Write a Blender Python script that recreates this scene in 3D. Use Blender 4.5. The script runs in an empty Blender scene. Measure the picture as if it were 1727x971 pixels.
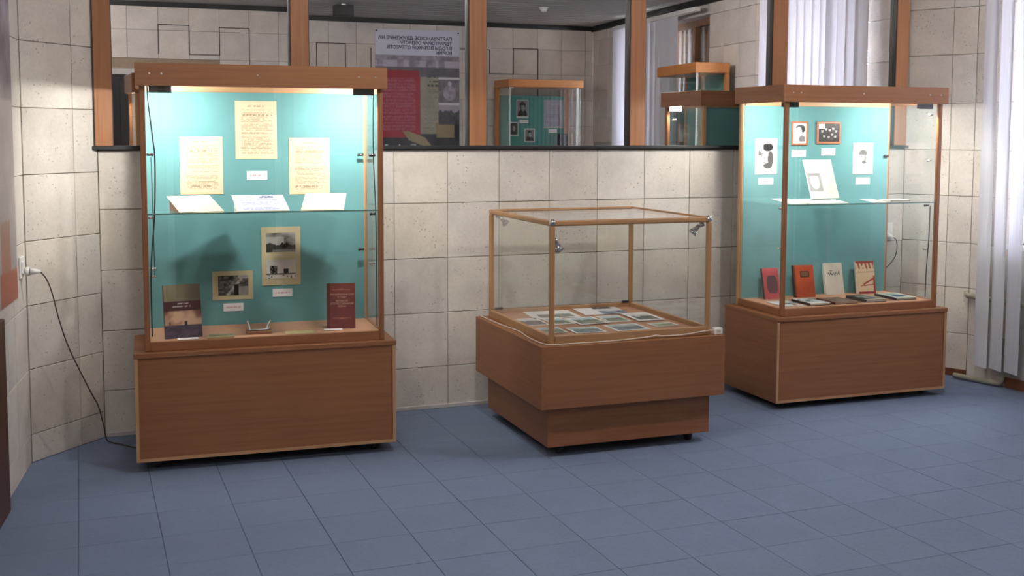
import bpy, bmesh, math, random
from mathutils import Matrix, Vector
random.seed(7)
SC = bpy.context.scene
COL = SC.collection
R = math.radians

# ------------------------------------------------------------------ camera
YAW, PITCH, ROLL = 0.36609, 0.081366, 0.0028
cam_d = bpy.data.cameras.new('camera')
cam = bpy.data.objects.new('camera', cam_d)
COL.objects.link(cam)
cam_d.sensor_width = 36.0
cam_d.lens = 1897.6 / 1727 * 36.0
cam_d.shift_y = -(485.5 - 382.3) / 1727
cam_d.clip_start = 0.05
right = Vector((math.cos(YAW), -math.sin(YAW), 0))
flat = Vector((math.sin(YAW), math.cos(YAW), 0))
fwd = flat * math.cos(PITCH) - Vector((0, 0, math.sin(PITCH)))
up = flat * math.sin(PITCH) + Vector((0, 0, math.cos(PITCH)))
r2 = right * math.cos(ROLL) + up * math.sin(ROLL)
u2 = up * math.cos(ROLL) - right * math.sin(ROLL)
m = Matrix.Identity(4)
for i in range(3):
    m[i][0], m[i][1], m[i][2] = r2[i], u2[i], -fwd[i]
m.translation = Vector((0, 0, 1.5))
cam.matrix_world = m
SC.camera = cam

# ------------------------------------------------------------------ world, light, exposure
SC.view_settings.view_transform = 'Standard'
SC.view_settings.look = 'None'
SC.view_settings.gamma = 1.0
SC.view_settings.exposure = 0.0
W = bpy.data.worlds.new('overcast_sky')
SC.world = W
W.use_nodes = True
W.node_tree.nodes['Background'].inputs[0].default_value = (0.86, 0.92, 1.0, 1)
W.node_tree.nodes['Background'].inputs[1].default_value = 40.0
FILL_LAMP = 44.0       # watts, each fill lamp added under the ceiling
CASE_LAMP = 13.0        # watts, each floodlight in a showcase

def area_light(name, loc, direction, sx, sy, power, color, spread=180):
    d = bpy.data.lights.new(name, 'AREA')
    d.shape = 'RECTANGLE'; d.size = sx; d.size_y = sy
    d.energy = power; d.color = color; d.spread = R(spread)
    o = bpy.data.objects.new(name, d)
    COL.objects.link(o)
    o.location = loc
    o.rotation_euler = Vector(direction).to_track_quat('-Z', 'Y').to_euler()
    return o

def point_light(name, loc, power, color, radius):
    d = bpy.data.lights.new(name, 'POINT'); d.energy = power; d.color = color; d.shadow_soft_size = radius
    o = bpy.data.objects.new(name, d); COL.objects.link(o); o.location = loc
    return o

# ------------------------------------------------------------------ colour + node helpers
def lin(c):
    return tuple((x / 12.92 if x <= 0.04045 else ((x + 0.055) / 1.055) ** 2.4) for x in c)
def rgb(r, g, b):
    return lin((r / 255, g / 255, b / 255))

class NT:
    def __init__(s, name, rough=0.6, metallic=0.0, spec=0.5):
        s.m = bpy.data.materials.new(name); s.m.use_nodes = True
        s.t = s.m.node_tree; s.n = s.t.nodes; s.l = s.t.links
        s.b = s.n['Principled BSDF']; s.out = s.n['Material Output']
        s.b.inputs['Roughness'].default_value = rough
        s.b.inputs['Metallic'].default_value = metallic
        s.b.inputs['Specular IOR Level'].default_value = spec
    def node(s, typ, **kw):
        n = s.n.new(typ)
        for k, v in kw.items():
            if hasattr(n, k): setattr(n, k, v)
            else: n.inputs[k].default_value = v
        return n
    def link(s, a, b): s.l.new(a, b)
    def coords(s, scale=(1, 1, 1), rand=True, kind='Object'):
        tc = s.node('ShaderNodeTexCoord')
        mp = s.node('ShaderNodeMapping'); mp.inputs['Scale'].default_value = scale
        s.link(tc.outputs[kind], mp.inputs['Vector'])
        if rand:
            oi = s.node('ShaderNodeObjectInfo')
            mu = s.node('ShaderNodeMath', operation='MULTIPLY'); mu.inputs[1].default_value = 37.0
            s.link(oi.outputs['Random'], mu.inputs[0]); s.link(mu.outputs[0], mp.inputs['Location'])
        return mp.outputs['Vector']
    def ramp(s, fac, stops):
        r = s.node('ShaderNodeValToRGB'); e = r.color_ramp.elements
        e[0].position, e[0].color = stops[0][0], (*stops[0][1], 1)
        e[1].position, e[1].color = stops[-1][0], (*stops[-1][1], 1)
        for p, c in stops[1:-1]:
            k = e.new(p); k.color = (*c, 1)
        s.link(fac, r.inputs['Fac']); return r.outputs['Color']
    def mix(s, fac, a, b, blend='MIX'):
        x = s.node('ShaderNodeMix', data_type='RGBA', blend_type=blend)
        for sock, v in ((x.inputs[0], fac), (x.inputs[6], a), (x.inputs[7], b)):
            if hasattr(v, 'is_linked'): s.link(v, sock)
            elif isinstance(v, (int, float)): sock.default_value = v
            else: sock.default_value = (*v, 1)
        return x.outputs[2]
    def bump(s, h, strength=0.2, dist=0.002):
        b = s.node('ShaderNodeBump', Strength=strength, Distance=dist)
        s.link(h, b.inputs['Height']); s.link(b.outputs['Normal'], s.b.inputs['Normal'])
    def color(s, c):
        if hasattr(c, 'is_linked'): s.link(c, s.b.inputs['Base Color'])
        else: s.b.inputs['Base Color'].default_value = (*c, 1)
        return s.m

def noise(t, vec, scale, detail=3, rough=0.55):
    n = t.node('ShaderNodeTexNoise', Scale=scale, Detail=detail, Roughness=rough)
    t.link(vec, n.inputs['Vector']); return n.outputs['Fac']

def plain(name, c, rough=0.6, metallic=0.0, spec=0.5, var=0.06, scale=25):
    t = NT(name, rough, metallic, spec); v = t.coords()
    f = noise(t, v, scale)
    return t.color(t.ramp(f, [(0.3, tuple(x * (1 - var) for x in c)), (0.7, tuple(min(1, x * (1 + var)) for x in c))]))

def wood(name, base, dark, axis, rough=0.45, fine=70, spec=0.4):
    t = NT(name, rough, 0, spec)
    sc = [1.0, 1.0, 1.0]
    sc = [fine if i != axis else fine * 0.035 for i in range(3)]
    v = t.coords(tuple(sc))
    f = noise(t, v, 1.0, 4, 0.6)
    c1 = t.ramp(f, [(0.3, dark), (0.55, base), (0.75, tuple(min(1, x * 1.1) for x in base))])
    v2 = t.coords((5, 5, 5)); f2 = noise(t, v2, 1.0, 2)
    c2 = t.mix(t.ramp(f2, [(0.35, (0, 0, 0)), (0.7, (1, 1, 1))]), c1, tuple(x * 0.86 for x in base), 'MIX')
    c = t.mix(0.4, c1, c2)
    t.bump(f, 0.06, 0.001)
    return t.color(c)

def limestone(name, c, pit=0.5, tint=0.10, vary=1.0):
    t = NT(name, 0.85, 0, 0.25)
    v = t.coords()
    big = noise(t, v, 5, 3); fine = noise(t, v, 60, 4, 0.7)
    oi = t.node('ShaderNodeObjectInfo')
    a = tuple(x * (1 - tint) for x in c); b = tuple(min(1, x * (1 + tint * 0.6)) for x in c)
    base = t.ramp(big, [(0.3, a), (0.7, b)])
    warm = t.ramp(oi.outputs['Random'], [(0, (0.90, 0.875, 0.85)), (0.5, (1, 0.99, 0.98)), (1, (0.97, 0.93, 0.87))])
    base = t.mix(vary, base, warm, 'MULTIPLY')
    grain = t.ramp(fine, [(0.3, (0.84, 0.83, 0.82)), (0.6, (1, 1, 1))])
    base = t.mix(0.55, base, grain, 'MULTIPLY')
    # shell-limestone pits: voronoi specks where a coarser noise lets them through
    vo = t.node('ShaderNodeTexVoronoi', Scale=46.0); t.link(v, vo.inputs['Vector'])
    sp = t.ramp(vo.outputs['Distance'], [(0.10, (1, 1, 1)), (0.22, (0, 0, 0))])
    vr = t.node('ShaderNodeTexNoise', Scale=9.0, Detail=2.0); t.link(v, vr.inputs['Vector'])
    gate = t.ramp(vr.outputs['Fac'], [(0.50, (0, 0, 0)), (0.60, (1, 1, 1))])
    pits = t.mix(1.0, sp, gate, 'MULTIPLY')
    k = t.node('ShaderNodeMath', operation='MULTIPLY'); k.inputs[1].default_value = pit
    t.link(pits, k.inputs[0])
    col = t.mix(k.outputs[0], base, (0.10, 0.08, 0.065))
    hb = t.node('ShaderNodeMath', operation='SUBTRACT'); t.link(fine, hb.inputs[0]); t.link(pits, hb.inputs[1])
    t.bump(hb.outputs[0], 0.25, 0.002)
    return t.color(col)

def glass(name, tint=(0.985, 0.995, 0.99), gl=1.0):
    t = NT(name)
    tr = t.node('ShaderNodeBsdfTransparent'); tr.inputs[0].default_value = (*tint, 1)
    g = t.node('ShaderNodeBsdfGlossy'); g.inputs['Roughness'].default_value = 0.0
    g.inputs['Color'].default_value = (gl, gl, gl, 1)
    lw = t.node('ShaderNodeLayerWeight'); lw.inputs['Blend'].default_value = 0.5
    pw = t.node('ShaderNodeMath', operation='POWER'); pw.inputs[1].default_value = 5.0; t.link(lw.outputs['Facing'], pw.inputs[0])
    f = t.node('ShaderNodeMath', operation='MULTIPLY_ADD'); t.link(pw.outputs[0], f.inputs[0]); f.inputs[1].default_value = 0.9; f.inputs[2].default_value = 0.035
    mx = t.node('ShaderNodeMixShader')
    t.link(f.outputs[0], mx.inputs[0]); t.link(tr.outputs[0], mx.inputs[1]); t.link(g.outputs[0], mx.inputs[2])
    t.link(mx.outputs[0], t.out.inputs['Surface'])
    return t.m

def mirror_mat(name):
    t = NT(name)
    v = t.coords(rand=True)
    f = noise(t, v, 3, 3)
    g = t.node('ShaderNodeBsdfGlossy'); g.inputs['Roughness'].default_value = 0.0
    c = t.ramp(f, [(0.3, (0.82, 0.81, 0.805)), (0.7, (0.87, 0.865, 0.86))])
    t.link(c, g.inputs['Color']); t.link(g.outputs[0], t.out.inputs['Surface'])
    return t.m

def emissive(name, c, s):
    t = NT(name, 0.4); t.color(c)
    t.b.inputs['Emission Color'].default_value = (*c, 1); t.b.inputs['Emission Strength'].default_value = s
    return t.m

def blind_mat(name):
    t = NT(name, 0.8, 0, 0.2)
    v = t.coords((90, 90, 2)); f = noise(t, v, 1, 3)
    c = t.ramp(f, [(0.3, (0.78, 0.77, 0.82)), (0.7, (0.85, 0.84, 0.89))])
    t.color(c)
    tl = t.node('ShaderNodeBsdfTranslucent'); t.link(c, tl.inputs[0])
    mx = t.node('ShaderNodeMixShader'); mx.inputs[0].default_value = 0.38
    t.link(t.b.outputs[0], mx.inputs[1]); t.link(tl.outputs[0], mx.inputs[2]); t.link(mx.outputs[0], t.out.inputs['Surface'])
    return t.m

def print_mat(name, rough=0.6, white=0.83):
    t = NT(name, rough, 0, 0.3)
    a = t.node('ShaderNodeAttribute'); a.attribute_name = 'ink'
    v = t.coords(); f = noise(t, v, 40, 2)
    g = t.ramp(f, [(0.3, (white * 0.95,) * 3), (0.7, (white,) * 3)])
    return t.color(t.mix(1.0, a.outputs['Color'], g, 'MULTIPLY'))

def fabric(name, c):
    t = NT(name, 0.9, 0, 0.15); v = t.coords((1, 1, 1))
    f = noise(t, v, 420, 2); big = noise(t, v, 6, 2)
    a = t.ramp(f, [(0.3, tuple(x * 0.9 for x in c)), (0.7, c)])
    b = t.ramp(big, [(0.3, (0.93, 0.93, 0.93)), (0.7, (1, 1, 1))])
    t.bump(f, 0.1, 0.0006)
    return t.color(t.mix(1.0, a, b, 'MULTIPLY'))

M = {}
BEECH, BEECHD = (0.29, 0.122, 0.052), (0.235, 0.094, 0.039)
for ax, nm in ((0, 'x'), (1, 'y'), (2, 'z')):
    M['beech_' + nm] = wood('beech_laminate_' + nm, BEECH, BEECHD, ax)
    M['pale_' + nm] = wood('pale_beech_edging_' + nm, (0.50, 0.30, 0.155), (0.40, 0.22, 0.11), ax)
    M['frame_' + nm] = wood('honey_frame_wood_' + nm, (0.42, 0.235, 0.115), (0.33, 0.17, 0.075), ax)
M['case_floor'] = wood('showcase_floor_beech', (0.50, 0.255, 0.15), (0.43, 0.21, 0.115), 0)
M['pilaster'] = wood('pilaster_oak_veneer', (0.37, 0.16, 0.068), (0.28, 0.11, 0.045), 2, 0.5, 55)
M['orange_wood'] = wood('orange_cherry_laminate', (0.50, 0.20, 0.055), (0.40, 0.15, 0.04), 0)
M['orange_wood_z'] = wood('orange_cherry_upright', (0.42, 0.17, 0.05), (0.33, 0.12, 0.035), 2)
M['board'] = wood('dark_brown_board', (0.085, 0.03, 0.018), (0.05, 0.018, 0.012), 2)
M['skirting'] = wood('red_brown_skirting', (0.20, 0.075, 0.035), (0.14, 0.05, 0.025), 0)
M['winframe'] = wood('brown_window_frame', (0.24, 0.12, 0.055), (0.17, 0.08, 0.035), 2)
M['stone'] = limestone('shell_limestone', (0.70, 0.66, 0.62), 0.55)
M['stone_clean'] = limestone('shell_limestone_smooth', (0.74, 0.695, 0.66), 0.2)
M['grout'] = plain('wall_joint_mortar', (0.34, 0.26, 0.19), 0.9)
M['groove'] = plain('dark_groove', (0.03, 0.02, 0.018), 0.9)
M['plaster'] = plain('pale_plaster', (0.55, 0.52, 0.50), 0.9)
M['floor_tile'] = limestone('blue_grey_floor_tile', (0.18, 0.235, 0.36), 0.08, 0.04, 0.35)
M['floor_joint'] = plain('floor_joint', (0.145, 0.19, 0.29), 0.9)
M['black'] = plain('black_lacquer', (0.012, 0.011, 0.012), 0.5)
M['black_metal'] = plain('black_enamel_metal', (0.02, 0.02, 0.022), 0.4)
M['ceil'] = plain('grey_ceiling_slats', (0.46, 0.43, 0.40), 0.6)
M['ceil_dark'] = plain('dark_ceiling_gap', (0.03, 0.028, 0.026), 0.9)
M['teal'] = fabric('teal_backing_cloth', (0.14, 0.325, 0.335))
M['teal_dark'] = fabric('deep_teal_backing_cloth', (0.09, 0.28, 0.25))
M['glass'] = glass('clear_glass')
M['glass_edge'] = plain('green_glass_edge', (0.10, 0.22, 0.20), 0.15)
M['glass_edge_pale'] = plain('pale_glass_edge', (0.50, 0.55, 0.50), 0.15)
M['mirror'] = mirror_mat('silvered_mirror')
M['chrome'] = plain('chrome', (0.8, 0.8, 0.82), 0.12, 1.0)
M['steel'] = plain('dull_steel', (0.55, 0.55, 0.55), 0.3, 1.0)
M['dark_metal'] = plain('dark_clip_metal', (0.06, 0.06, 0.065), 0.3, 0.6)
M['white_plastic'] = plain('white_plastic', (0.80, 0.79, 0.77), 0.4)
M['cream_cable'] = plain('cream_cable', (0.62, 0.52, 0.44), 0.5)
M['brown_cable'] = plain('brown_cable', (0.075, 0.05, 0.04), 0.5)
M['black_cable'] = plain('black_cable', (0.015, 0.015, 0.016), 0.5)
M['pipe'] = plain('painted_pipe', (0.36, 0.34, 0.27), 0.45)
M['rubber'] = plain('dark_rubber', (0.03, 0.032, 0.038), 0.6)
M['bulb'] = emissive('floodlight_lens', (1.0, 0.97, 0.90), 60.0)
M['diffuser'] = emissive('fill_lamp_diffuser', (1.0, 0.95, 0.88), 4.0)
M['blind'] = blind_mat('pale_blind_fabric')
M['paper'] = plain('off_white_paper', (0.78, 0.76, 0.70), 0.8, var=0.03)
M['pages'] = plain('book_pages', (0.62, 0.56, 0.46), 0.85)
M['print'] = print_mat('printed_paper')
M['gloss_print'] = print_mat('glossy_print', 0.3, 0.93)
M['door'] = wood('dark_door', (0.022, 0.016, 0.02), (0.012, 0.010, 0.014), 2)
M['pink_ink'] = plain('pink_ink', (0.6, 0.35, 0.36), 0.8)
M['navy_ink'] = plain('navy_ink', (0.05, 0.05, 0.09), 0.8)
M['gold_ink'] = plain('worn_gold_ink', (0.50, 0.33, 0.22), 0.5)

# ------------------------------------------------------------------ geometry helpers
class G:
    """collects shapes into one bmesh"""
    def __init__(s): s.bm = bmesh.new()
    def box(s, x0, y0, z0, x1, y1, z1, bev=0.0, seg=1, mi=0, mat=None):
        t = bmesh.new()
        bmesh.ops.create_cube(t, size=1.0)
        bmesh.ops.scale(t, vec=(abs(x1 - x0), abs(y1 - y0), abs(z1 - z0)), verts=t.verts)
        if bev > 0:
            bmesh.ops.bevel(t, geom=list(t.edges), offset=bev, segments=seg, affect='EDGES', profile=0.5)
        bmesh.ops.translate(t, vec=((x0 + x1) / 2, (y0 + y1) / 2, (z0 + z1) / 2), verts=t.verts)
        if mat is not None: bmesh.ops.transform(t, matrix=mat, verts=t.verts)
        s._add(t, mi); return s
    def cyl(s, p0, p1, r0, r1=None, n=16, mi=0, caps=True):
        p0, p1 = Vector(p0), Vector(p1); d = p1 - p0
        t = bmesh.new()
        bmesh.ops.create_cone(t, cap_ends=caps, segments=n, radius1=r0, radius2=r0 if r1 is None else r1, depth=d.length)
        mt = Matrix.Translation((p0 + p1) / 2) @ d.to_track_quat('Z', 'Y').to_matrix().to_4x4()
        bmesh.ops.transform(t, matrix=mt, verts=t.verts)
        for f in t.faces: f.smooth = len(f.verts) == 4
        s._add(t, mi); return s
    def ball(s, c, r, mi=0, sx=1, sy=1, sz=1):
        t = bmesh.new(); bmesh.ops.create_uvsphere(t, u_segments=14, v_segments=9, radius=r)
        bmesh.ops.scale(t, vec=(sx, sy, sz), verts=t.verts)
        bmesh.ops.translate(t, vec=c, verts=t.verts)
        for f in t.faces: f.smooth = True
        s._add(t, mi); return s
    def prism(s, pts, z0, z1, mi=0):
        t = bmesh.new()
        a = [t.verts.new((x, y, z0)) for x, y in pts]; b = [t.verts.new((x, y, z1)) for x, y in pts]
        n = len(pts)
        t.faces.new(a[::-1]); t.faces.new(b)
        for i in range(n): t.faces.new((a[i], a[(i + 1) % n], b[(i + 1) % n], b[i]))
        bmesh.ops.recalc_face_normals(t, faces=t.faces)
        s._add(t, mi); return s
    def tube(s, pts, r, n=8, mi=0):
        pts = catmull([Vector(p) for p in pts]); t = bmesh.new(); prev = None
        for i, p in enumerate(pts):
            d = (pts[min(i + 1, len(pts) - 1)] - pts[max(i - 1, 0)]).normalized()
            q = d.to_track_quat('Z', 'Y')
            ring = [t.verts.new(p + q @ Vector((r * math.cos(2 * math.pi * k / n), r * math.sin(2 * math.pi * k / n), 0))) for k in range(n)]
            if prev:
                best = min(range(n), key=lambda o: sum((ring[(k + o) % n].co - prev[k].co).length for k in range(n)))
                ring = [ring[(k + best) % n] for k in range(n)]
                for k in range(n):
                    f = t.faces.new((prev[k], prev[(k + 1) % n], ring[(k + 1) % n], ring[k])); f.smooth = True
            else: t.faces.new(ring[::-1])
            prev = ring
        t.faces.new(prev)
        bmesh.ops.recalc_face_normals(t, faces=t.faces)
        s._add(t, mi); return s
    def _add(s, t, mi):
        for f in t.faces: f.material_index = mi
        me = bpy.data.meshes.new('tmp'); t.to_mesh(me); t.free()
        s.bm.from_mesh(me); bpy.data.meshes.remove(me)
    def mesh(s, name, mats):
        me = bpy.data.meshes.new(name); s.bm.to_mesh(me); s.bm.free()
        for x in (mats if isinstance(mats, (list, tuple)) else [mats]): me.materials.append(x)
        return me
    def obj(s, name, mats, parent=None, **kw):
        return link(name, s.mesh(name, mats), parent, **kw)

def catmull(p, k=6):
    if len(p) < 3: return p
    out = []
    for i in range(len(p) - 1):
        a, b, c, d = p[max(i - 1, 0)], p[i], p[i + 1], p[min(i + 2, len(p) - 1)]
        for j in range(k):
            t = j / k
            out.append(0.5 * ((2 * b) + (c - a) * t + (2 * a - 5 * b + 4 * c - d) * t * t + (3 * b - a - 3 * c + d) * t ** 3))
    out.append(p[-1]); return out

def link(name, data, parent=None, loc=None, mat=None):
    o = bpy.data.objects.new(name, data); COL.objects.link(o)
    if parent is not None: o.parent = parent
    if mat is not None: o.matrix_local = mat
    elif loc is not None: o.location = loc
    return o
def thing(name, label, cat, mat=None, group=None):
    o = link(name, None, mat=mat); o.empty_display_size = 0.1
    return tag(o, label, cat, group)
def tag(o, label, cat, group=None):
    o['label'] = label; o['category'] = cat
    if group: o['group'] = group
    return o
def struct(o, label=None, cat=None):
    o['kind'] = 'structure'
    if label: o['label'] = label
    if cat: o['category'] = cat
    return o
def TR(x, y, z, rz=0, rx=0, ry=0):
    return Matrix.Translation((x, y, z)) @ Matrix.Rotation(R(rz), 4, 'Z') @ Matrix.Rotation(R(ry), 4, 'Y') @ Matrix.Rotation(R(rx), 4, 'X')
def box(name, b, mat, parent=None, bev=0.0, seg=1, m4=None):
    return G().box(*b, bev=bev, seg=seg).obj(name, mat, parent, mat=m4)

def lettering(parent, s, size, x, z, mt, align='LEFT', y=-0.0006, offset=0.0):
    cu = bpy.data.curves.new('lettering', 'FONT'); cu.body = s; cu.size = size; cu.align_x = align; cu.extrude = 0.0002; cu.resolution_u = 2; cu.offset = offset
    o = bpy.data.objects.new('tmp', cu); COL.objects.link(o)
    dg = bpy.context.evaluated_depsgraph_get(); dg.update()
    me = bpy.data.meshes.new_from_object(o.evaluated_get(dg)); bpy.data.objects.remove(o); bpy.data.curves.remove(cu)
    me.materials.clear(); me.materials.append(M[mt])
    return link('lettering', me, parent, mat=Matrix.Translation((x, y, z)) @ Matrix.Rotation(R(90), 4, 'X'))

# ------------------------------------------------------------------ printed sheets (flat print as vertex ink)
def h2(i, j, s=0):
    n = (i * 374761393 + j * 668265263 + s * 1442695041) & 0xffffffff
    n = ((n ^ (n >> 13)) * 1274126177) & 0xffffffff
    return ((n ^ (n >> 16)) & 0xffff) / 65535.0
def vn(x, y, s=0):
    i, j = math.floor(x), math.floor(y); f, g = x - i, y - j
    f, g = f * f * (3 - 2 * f), g * g * (3 - 2 * g)
    return (h2(i, j, s) * (1 - f) + h2(i + 1, j, s) * f) * (1 - g) + (h2(i, j + 1, s) * (1 - f) + h2(i + 1, j + 1, s) * f) * g
def fbm(x, y, s=0):
    return 0.5 * vn(x, y, s) + 0.3 * vn(2.1 * x, 2.1 * y, s + 1) + 0.2 * vn(4.3 * x, 4.3 * y, s + 2)
def sheet_mesh(name, w, h, fn, nx, ny, th=0.001, mat='print', bend=None):
    """sheet in the local XZ plane, printed side towards -Y, lower left at the origin; fn(u,v)->sRGB 0..1, v up"""
    vs, cs, fs = [], [], []
    for j in range(ny + 1):
        for i in range(nx + 1):
            u, v = i / nx, j / ny
            vs.append((u * w, bend(u, v) if bend else 0, v * h)); cs.append(lin(fn(u, v)))
    nb = len(vs)
    for j in range(ny):
        for i in range(nx):
            a = j * (nx + 1) + i; fs.append((a, a + 1, a + nx + 2, a + nx + 1))
    # rim and back
    rim = [i for i in range(nx + 1)] + [j * (nx + 1) + nx for j in range(1, ny + 1)] + \
          [ny * (nx + 1) + i for i in range(nx - 1, -1, -1)] + [j * (nx + 1) for j in range(ny - 1, 0, -1)]
    pc = lin(fn(0.01, 0.99))
    for k in rim:
        x, y, z = vs[k]; vs.append((x, y + th, z)); cs.append(pc)
    n = len(rim)
    for k in range(n):
        fs.append((rim[k], nb + k, nb + (k + 1) % n, rim[(k + 1) % n]))
    if bend is None: fs.append(tuple(nb + k for k in range(n))[::-1])
    me = bpy.data.meshes.new(name); me.from_pydata(vs, [], fs)
    at = me.color_attributes.new('ink', 'FLOAT_COLOR', 'POINT')
    at.data.foreach_set('color', [c for q in cs for c in (*q, 1.0)])
    me.materials.append(M[mat]); me.update()
    return me
def cmix(a, b, t):
    t = max(0, min(1, t)); return tuple(x + (y - x) * t for x, y in zip(a, b))
def grey(g, warm=0.0): return (g + warm * 0.03, g, g - warm * 0.03)
def inr(u, v, x0, y0, x1, y1): return x0 <= u <= x1 and y0 <= v <= y1
def ell(u, v, cx, cy, rx, ry): return ((u - cx) / rx) ** 2 + ((v - cy) / ry) ** 2

def typed(paper, ink, rows, x0=0.14, x1=0.92, y0=0.08, y1=0.86, seed=0, head=True, strength=0.5):
    def fn(u, v):
        c = cmix(paper, tuple(x * 0.94 for x in paper), fbm(u * 3, v * 3, seed))
        if u < 0.03 or v < 0.03: c = cmix(c, (0.93, 0.84, 0.62), 0.5)
        if y0 < v < y1 and x0 < u < x1:
            r = (y1 - v) / (y1 - y0) * rows; k = int(r); fr = r - k
            end = x1 - 0.02 - 0.22 * (h2(k, 3, seed) if h2(k, 9, seed) > 0.7 else 0)
            if 0.25 < fr < 0.8 and u < end and h2(int(u * 46), k, seed) > 0.25 and h2(k, 77, seed) > 0.12:
                c = cmix(c, ink, strength)
        if head and 0.90 < v < 0.925 and 0.3 < u < 0.68 and h2(int(u * 40), 1, seed) > 0.2: c = cmix(c, ink, strength)
        return c
    return fn
def caption(seed=0):
    def fn(u, v):
        c = (0.96, 0.95, 0.96)
        if 0.40 < v < 0.62 and 0.13 < u < 0.87 and h2(int(u * 22), 0, seed) > 0.22: c = (0.90, 0.70, 0.73)
        return c
    return fn
def scene_photo(seed, horizon=0.35, dark=0.15, light=0.75):
    def fn(u, v):
        n = fbm(u * 4, v * 3, seed); g = light - 0.35 * n if v > horizon + 0.2 * (vn(u * 9, 1, seed) - 0.3) else dark + 0.25 * fbm(u * 10, v * 10, seed + 5)
        return grey(max(0.04, g), 0.6)
    return fn
def portrait(seed, bg=0.9, hair=0.1, face=0.8, coat=0.2, cx=0.5, cap=False):
    def fn(u, v):
        g = bg - 0.08 * fbm(u * 4, v * 4, seed)
        if ell(u, v, cx, 0.02, 0.44, 0.42) < 1 : g = coat + 0.12 * fbm(u * 8, v * 8, seed)
        if ell(u, v, cx, 0.62, 0.24, 0.32) < 1: g = hair
        if ell(u, v, cx - 0.03, 0.54, 0.17, 0.22) < 1: g = face - 0.5 * max(0, u - cx + 0.03)
        for ex in (-0.10, 0.04):
            if ell(u, v, cx + ex, 0.58, 0.04, 0.02) < 1: g = 0.25
        if ell(u, v, cx - 0.03, 0.44, 0.06, 0.015) < 1: g = 0.4
        if cap and v > 0.68 and ell(u, v, cx, 0.74, 0.30, 0.14) < 1: g = 0.12
        return grey(max(0.03, g), 0.4)
    return fn
def framed(fn, x0, y0, x1, y1, border):
    def f(u, v):
        if inr(u, v, x0, y0, x1, y1): return fn((u - x0) / (x1 - x0), (v - y0) / (y1 - y0))
        return border
    return f

# ================================================================== the room
Z_TOP = 2.75
def frame2(P0, P1):
    dx, dy = P1[0] - P0[0], P1[1] - P0[1]; L = math.hypot(dx, dy)
    return Matrix.Translation((P0[0], P0[1], 0)) @ Matrix.Rotation(math.atan2(dy, dx), 4, 'Z'), L
TILE_CACHE = {}
def tile_mesh(w, h, d, mat, bev=0.0018):
    k = (round(w, 3), round(h, 3), d, mat)
    if k not in TILE_CACHE:
        TILE_CACHE[k] = G().box(-w / 2, 0, -h / 2, w / 2, d, h / 2, bev=bev).mesh('tile', M[mat])
    return TILE_CACHE[k]
def tiles(parent, fr, cols, rows, mat='stone', gap=0.003, skip=None):
    for r, (z0, z1) in enumerate(rows):
        for c, (a, b) in enumerate(cols):
            if skip and skip(a, b, z0, z1): continue
            w, h = b - a - gap, z1 - z0 - gap
            proud = -0.0015 * h2(c, r, 5)
            o = link('tile', tile_mesh(w, h, 0.016, mat), parent, mat=TR((a + b) / 2, proud, (z0 + z1) / 2))
def spans(xs): return list(zip(xs[:-1], xs[1:]))

# corners of the room, clockwise seen from above
CL, CA, CB, CC = (-0.243, 5.49), (0.080, 5.841), (4.930, 5.841), (5.135, 5.46)
CD, CE = (5.60, -0.30), (-0.95, -0.30)

# --- main wall: tiled dado, ledge, mirrors between pilasters
fr, L = frame2(CA, CB)
wall_back = struct(box('wall_back', (0, 0.012, 0, L, 0.16, Z_TOP), M['grout'], m4=fr), 'back wall with limestone dado below a mirrored band')
xs = [0.0, 0.283, 0.583, 0.883] + [2.163 + 0.3 * k - 0.08 for k in range(-3, 9)] + [L]
xs = sorted(set(round(x, 3) for x in xs))
dado_rows = spans([0.0, 0.232, 0.531, 0.831, 1.131, 1.420])
tiles(wall_back, fr, spans(xs), dado_rows)
trim1 = struct(box('trim_1', (0.055, 5.808, 1.423, 4.935, 5.853, 1.441), M['black'], bev=0.002), 'black ledge strip along the top of the limestone dado')
PIL = [(0.066, 0.155), (1.012, 1.112), (1.974, 2.079), (2.945, 3.048), (3.898, 4.008), (4.812, 4.914)]
for i, (a, b) in enumerate(PIL):
    p = struct(box('trim_%d' % (i + 4), (a + 0.004, 5.806, 1.441, b - 0.004, 5.853, Z_TOP), M['pilaster'], bev=0.002),
               'oak veneered pilaster, %s from the left, between the mirrors' % ['first', 'second', 'third', 'fourth', 'fifth', 'sixth'][i])
    box('edge_strip', (a, 5.812, 1.441, a + 0.004, 5.853, Z_TOP), M['black'], p)
    box('edge_strip', (b - 0.004, 5.812, 1.441, b, 5.853, Z_TOP), M['black'], p)
ML = ['mirror panel above the left tall showcase, next to the left corner', 'mirror panel reflecting the exhibition poster, behind the left showcase top',
      'mirror panel reflecting a showcase with teal board, above the low table vitrine', 'mirror panel reflecting drawn blinds, just left of the right showcase',
      'mirror panel reflecting bright vertical blinds, above the right showcase']
MTILT = [(0.0060, -0.0055), (0.0, 0.0), (0.0, 0.0), (0.0, 0.0), (0.0, 0.0)]
for i in range(5):
    a, b = PIL[i][1], PIL[i + 1][0]
    tx, tz = MTILT[i]
    w, h = b - a, Z_TOP - 1.441
    g = G().box(-w / 2, 0, -h / 2, w / 2, 0.005, h / 2)
    o = g.obj('mirror_panel', M['mirror'], mat=Matrix.Translation(((a + b) / 2, 5.843, 1.441 + h / 2)) @ Matrix.Rotation(tz, 4, 'Z') @ Matrix.Rotation(tx, 4, 'X'))
    tag(o, ML[i], 'mirror', 'mirror panels between the pilasters')

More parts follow.
